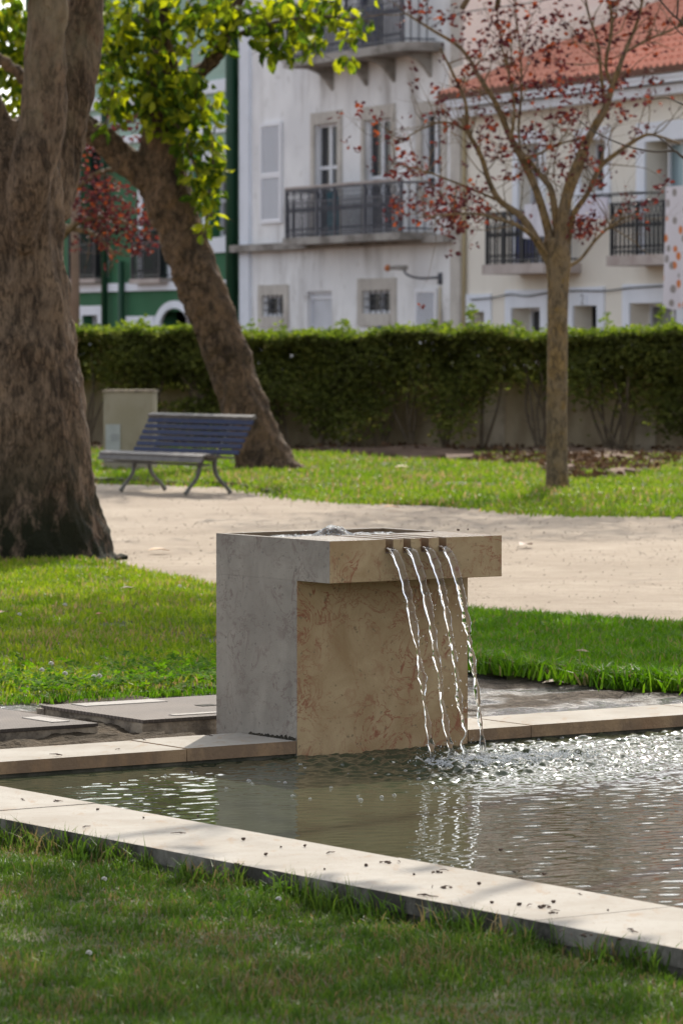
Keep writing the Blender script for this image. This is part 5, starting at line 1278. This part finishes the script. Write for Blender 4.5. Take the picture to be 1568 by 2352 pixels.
# balconies of the cream house
def cream_balcony(x0, x1, yb, yr, ys, mat, v=.62):
    u0, u1 = fu(x0, yb, v)[0], fu(x1, yb, v)[0]; zb, zr = fu((x0+x1)/2, yb, v)[1], fu((x0+x1)/2, yr, v)[1]
    m = MB(); fbox(m, u0-.05, u1+.05, -.01, v+.07, zb-.16, zb); b = m.build('balcony', M['slab_pale'], ch)
    railing(b, u0, u1, v, zb, zr, mat, .13, True, [u0+(u1-u0)*f for f in (.3,.62)]); return u0, u1, zb, zr
q1 = cream_balcony(1118,1252,606,484,0,M['black']); q2 = cream_balcony(1404,1600,584,460,0,M['black'])
r = rect(1185,1225,495,600,.45); cloth('towel', r[0], r[1], .45, r[2], r[3], simple('blue_cloth', (.06,.10,.30), .9, (.10,.08,.2), 6), 'blue cloth hanging inside the left balcony of the cream house')
r = rect(1205,1262,468,545,.8); cloth('white_sheet', r[0], r[1], .8, r[2], r[3], simple('white_cloth', (.68,.68,.75), .9, (.6,.6,.68), 4), 'white sheet hung outside the left balcony of the cream house')
r = rect(1325,1395,455,505,.55); cloth('lilac_sheet', r[0], r[1], .55, r[2], r[3], simple('lilac_cloth', (.66,.64,.74), .9, (.58,.55,.66), 4), 'short pale lilac laundry on the rack under the middle cream house window')
r = rect(1325,1455,446,449,.55); m = MB(); m.bar(W(r[0],.56,r[3]), W(r[1],.56,r[3]), .014); m.bar(W(r[0],.30,r[3]-.01), W(r[1],.30,r[3]-.01), .012); m.bar(W(r[0]+.1,0,r[3]), W(r[0]+.1,.58,r[3]), .014); m.bar(W(r[1]-.1,0,r[3]), W(r[1]-.1,.58,r[3]), .014)
m.build('drying_rack', M['black'], ch)
def spot_mat():
    t = NT('spotted_cloth'); v = t.n('TexVoronoi'); v.inputs['Scale'].default_value = 5.2; t.l(t.co, v.inputs['Vector'])
    s_ = t.ramp(v.outputs['Distance'],   .30, .35, 1, 0); sx = t.n('SeparateColor'); t.l(v.outputs['Color'], sx.inputs[0])
    oc = t.mix(t.ramp(sx.outputs[0], .5, .52), (.62,.20,.06), (.30,.27,.26)); c = t.mix(s_, (.68,.65,.70), oc)
    return t.done(t.pbr(c, .9))
r = rect(1531,1640,425,703,.8); cloth('patterned_sheet', r[0], r[1], .82, r[2], r[3], spot_mat(), 'long white sheet with orange and grey leaf spots hanging at the right edge', .03, 14)
# pipes and cables
pu = fu(1071,600)[0]; m = MB(); m.bar(W(pu,.05,-.1), W(pu,.05,5.9), .035, 0, 8); m.build('pipe', simple('ochre_pipe', (.40,.33,.2), .7), ch, True)
cb = MB(); pts = [fu(x, y, .06) for x, y in ((1080,688),(1130,684),(1170,676),(1210,680),(1260,672),(1320,668),(1390,668),(1450,661),(1568,655))]
P, Q = smooth_path([(W(u,.06,z),.012) for u, z in pts], 4); cb.tube(P, Q, 5); cb.build('cable', M['iron_blue'], ch, True)

# --- green house
gl = fu(60, 650)[0]
gh = empty('green_house', W((gl+uL)/2, 0, 0), 'dark green house with white trim and pale tiled upper floor on the left', 'house')
zs1 = fu(330, 557)[1]; zt_ = 11.5
g1 = rect(185,239,290,640); g2 = rect(330,388,360,640); g3 = rect(482,523,375,545); g4 = rect(191,227,724,790); g5 = rect(520,526,100,101)
ar = rect(372,440,715,790)
shell(gh, gl, uL-.004, zt_, 9, [(*r, .33) for r in (g1, g2, g3, g4, ar)], M['pl_green'])
m = MB(); zt0 = fu(500,352)[1]
for x0, x1, y0, y1 in ((255,470,120,345),(400,531,215,300),(440,531,-80,188),(255,440,-80,120)):
    r = rect(x0, x1, y0, y1); 
zA, zB = fu(400,352)[1], zt_-.05
def strip(x0, x1, mat, name, v=.012):
    u0, u1 = fu(x0,300)[0], fu(x1,300)[0]; k = MB(); wall(k, u0, u1, zA, zB, [(max(u0,a[0]-.001),min(u1,a[1]+.001),a[2],min(zB,a[3]+.001),.01) for a in (g1,g2,g3) if a[1] > u0 and a[0] < u1], None, v); k.build(name, mat, gh)
strip(176, 534, M['tile_green'], 'tiled_upper_wall')
for r, top_, nm in ((g1,.2,0),(g2,.2,0),(g3,.25,1),(g4,.2,1)):
    window(gh, r, .28, M['pane_drape'] if nm else M['pane_dark'], M['frame'] if nm else simple('green_shutter', (.012,.05,.035), .6), 1, (.5,), M['trim'], .30 if r is g3 else .24, bool(nm), top=top_)
for r in (g1, g2):
    b = MB(); fbox(b, r[0]-.15, r[1]+.15, .001, .26, r[2]-.1, r[2]-.002); b = b.build('balcony', M['slab_pale'], gh)
    railing(b, r[0]-.08, r[1]+.08, .22, r[2], r[2]+1.0, M['black'], .13, True)
for y0, y1, nm in ((644,664,'string_course'),(187,216,'string_course'),(290,308,'string_course')):
    za, zb = fu(480,y1)[1], fu(480,y0)[1]; m = MB(); fbox(m, gl, uL-.35, .013, .075, za, zb); m.build(nm, M['trim'], gh)
for x in (253, 545, 292):
    u_ = fu(x, 400)[0]; m = MB(); wd = .11 if x == 545 else .07; m.bar(W(u_,.13,-.1), W(u_,.13, zt_-.2 if x != 292 else fu(292,600)[1]), wd, 0, 10); m.build('downpipe', simple('green_pipe', (.012,.055,.028), .5), gh, True)
# arched doorway
m = MB(); cu = (ar[0]+ar[1])/2; ro = (ar[1]-ar[0])/2+.30; ri = (ar[1]-ar[0])/2-.01; zc_ = fu(405,752)[1]; hz = (fu(425,690)[1]-zc_)/ro
for i in range(20):
    a0_, a1_ = math.pi*i/20, math.pi*(i+1)/20
    q = [(ro,a0_),(ro,a1_),(ri,a1_),(ri,a0_)]; fr_ = [W(cu+a*math.cos(b), .06, zc_+a*hz*math.sin(b)) for a, b in q]; bk_ = [W(cu+a*math.cos(b), .0, zc_+a*hz*math.sin(b)) for a, b in q]
    m.quad(*fr_); m.quad(fr_[0], bk_[0], bk_[1], fr_[1]); m.quad(fr_[2], bk_[2], bk_[3], fr_[3])
r = rect(292,372,726,738); fbox(m, fu(296,740)[0], cu-ro+.02, .014, .07, r[2]-.25, r[3])
m.build('arch_surround', M['trim'], gh)
# spandrel that closes the square opening outside the arch
m = MB()
for i in range(20):
    a0_, a1_ = math.pi*i/20, math.pi*(i+1)/20
    p_, q_ = (cu+ri*math.cos(a0_), zc_+ri*hz*math.sin(a0_)), (cu+ri*math.cos(a1_), zc_+ri*hz*math.sin(a1_)); zt2 = max(ar[3], zc_+ro*hz)
    m.quad(W(p_[0],.006,p_[1]), W(p_[0],.006,zt2), W(q_[0],.006,zt2), W(q_[0],.006,q_[1]))
m.build('arch_spandrel', M['pl_green'], gh)

# --- street poles and an overhead wire
def pole(x, Y, r, h, mat, label):
    p = zp(x, 600, Y); o = empty('utility_pole', (p.x, p.y, 0), label, 'pole'); m = MB(); m.tube([Vector((p.x,p.y,-.1)), Vector((p.x,p.y,h*.5)), Vector((p.x,p.y,h))], [r, r*.9, r*.75], 12); m.build('shaft', mat, o, True)
    m = MB(); m.box((p.x, p.y, h-.35), (.35,.12,0), (-.03,.05,0), (0,0,.05)); m.build('crossarm', mat, o)
pole(173, 66, .075, 9.0, simple('tan_pole', (.25,.19,.145), .8, (.2,.15,.11), 3), 'tan pole standing beside the massive trunk, in front of the green house')
pole(436, 68, .065, 9.0, simple('grey_pole', (.30,.30,.33), .7, (.24,.24,.27), 3), 'slim grey pole behind the leaning tree')
P, Q = smooth_path([(zp(990,62,66),.012),(zp(1060,30,66),.012),(zp(1240,2,62),.012),(zp(1500,-60,58),.012)], 6)
m = MB(); m.tube(P, Q, 5); tag(m.build('overhead_wire', M['black'], None, True), 'thin dark overhead wire in front of the white house at the top', 'wire')
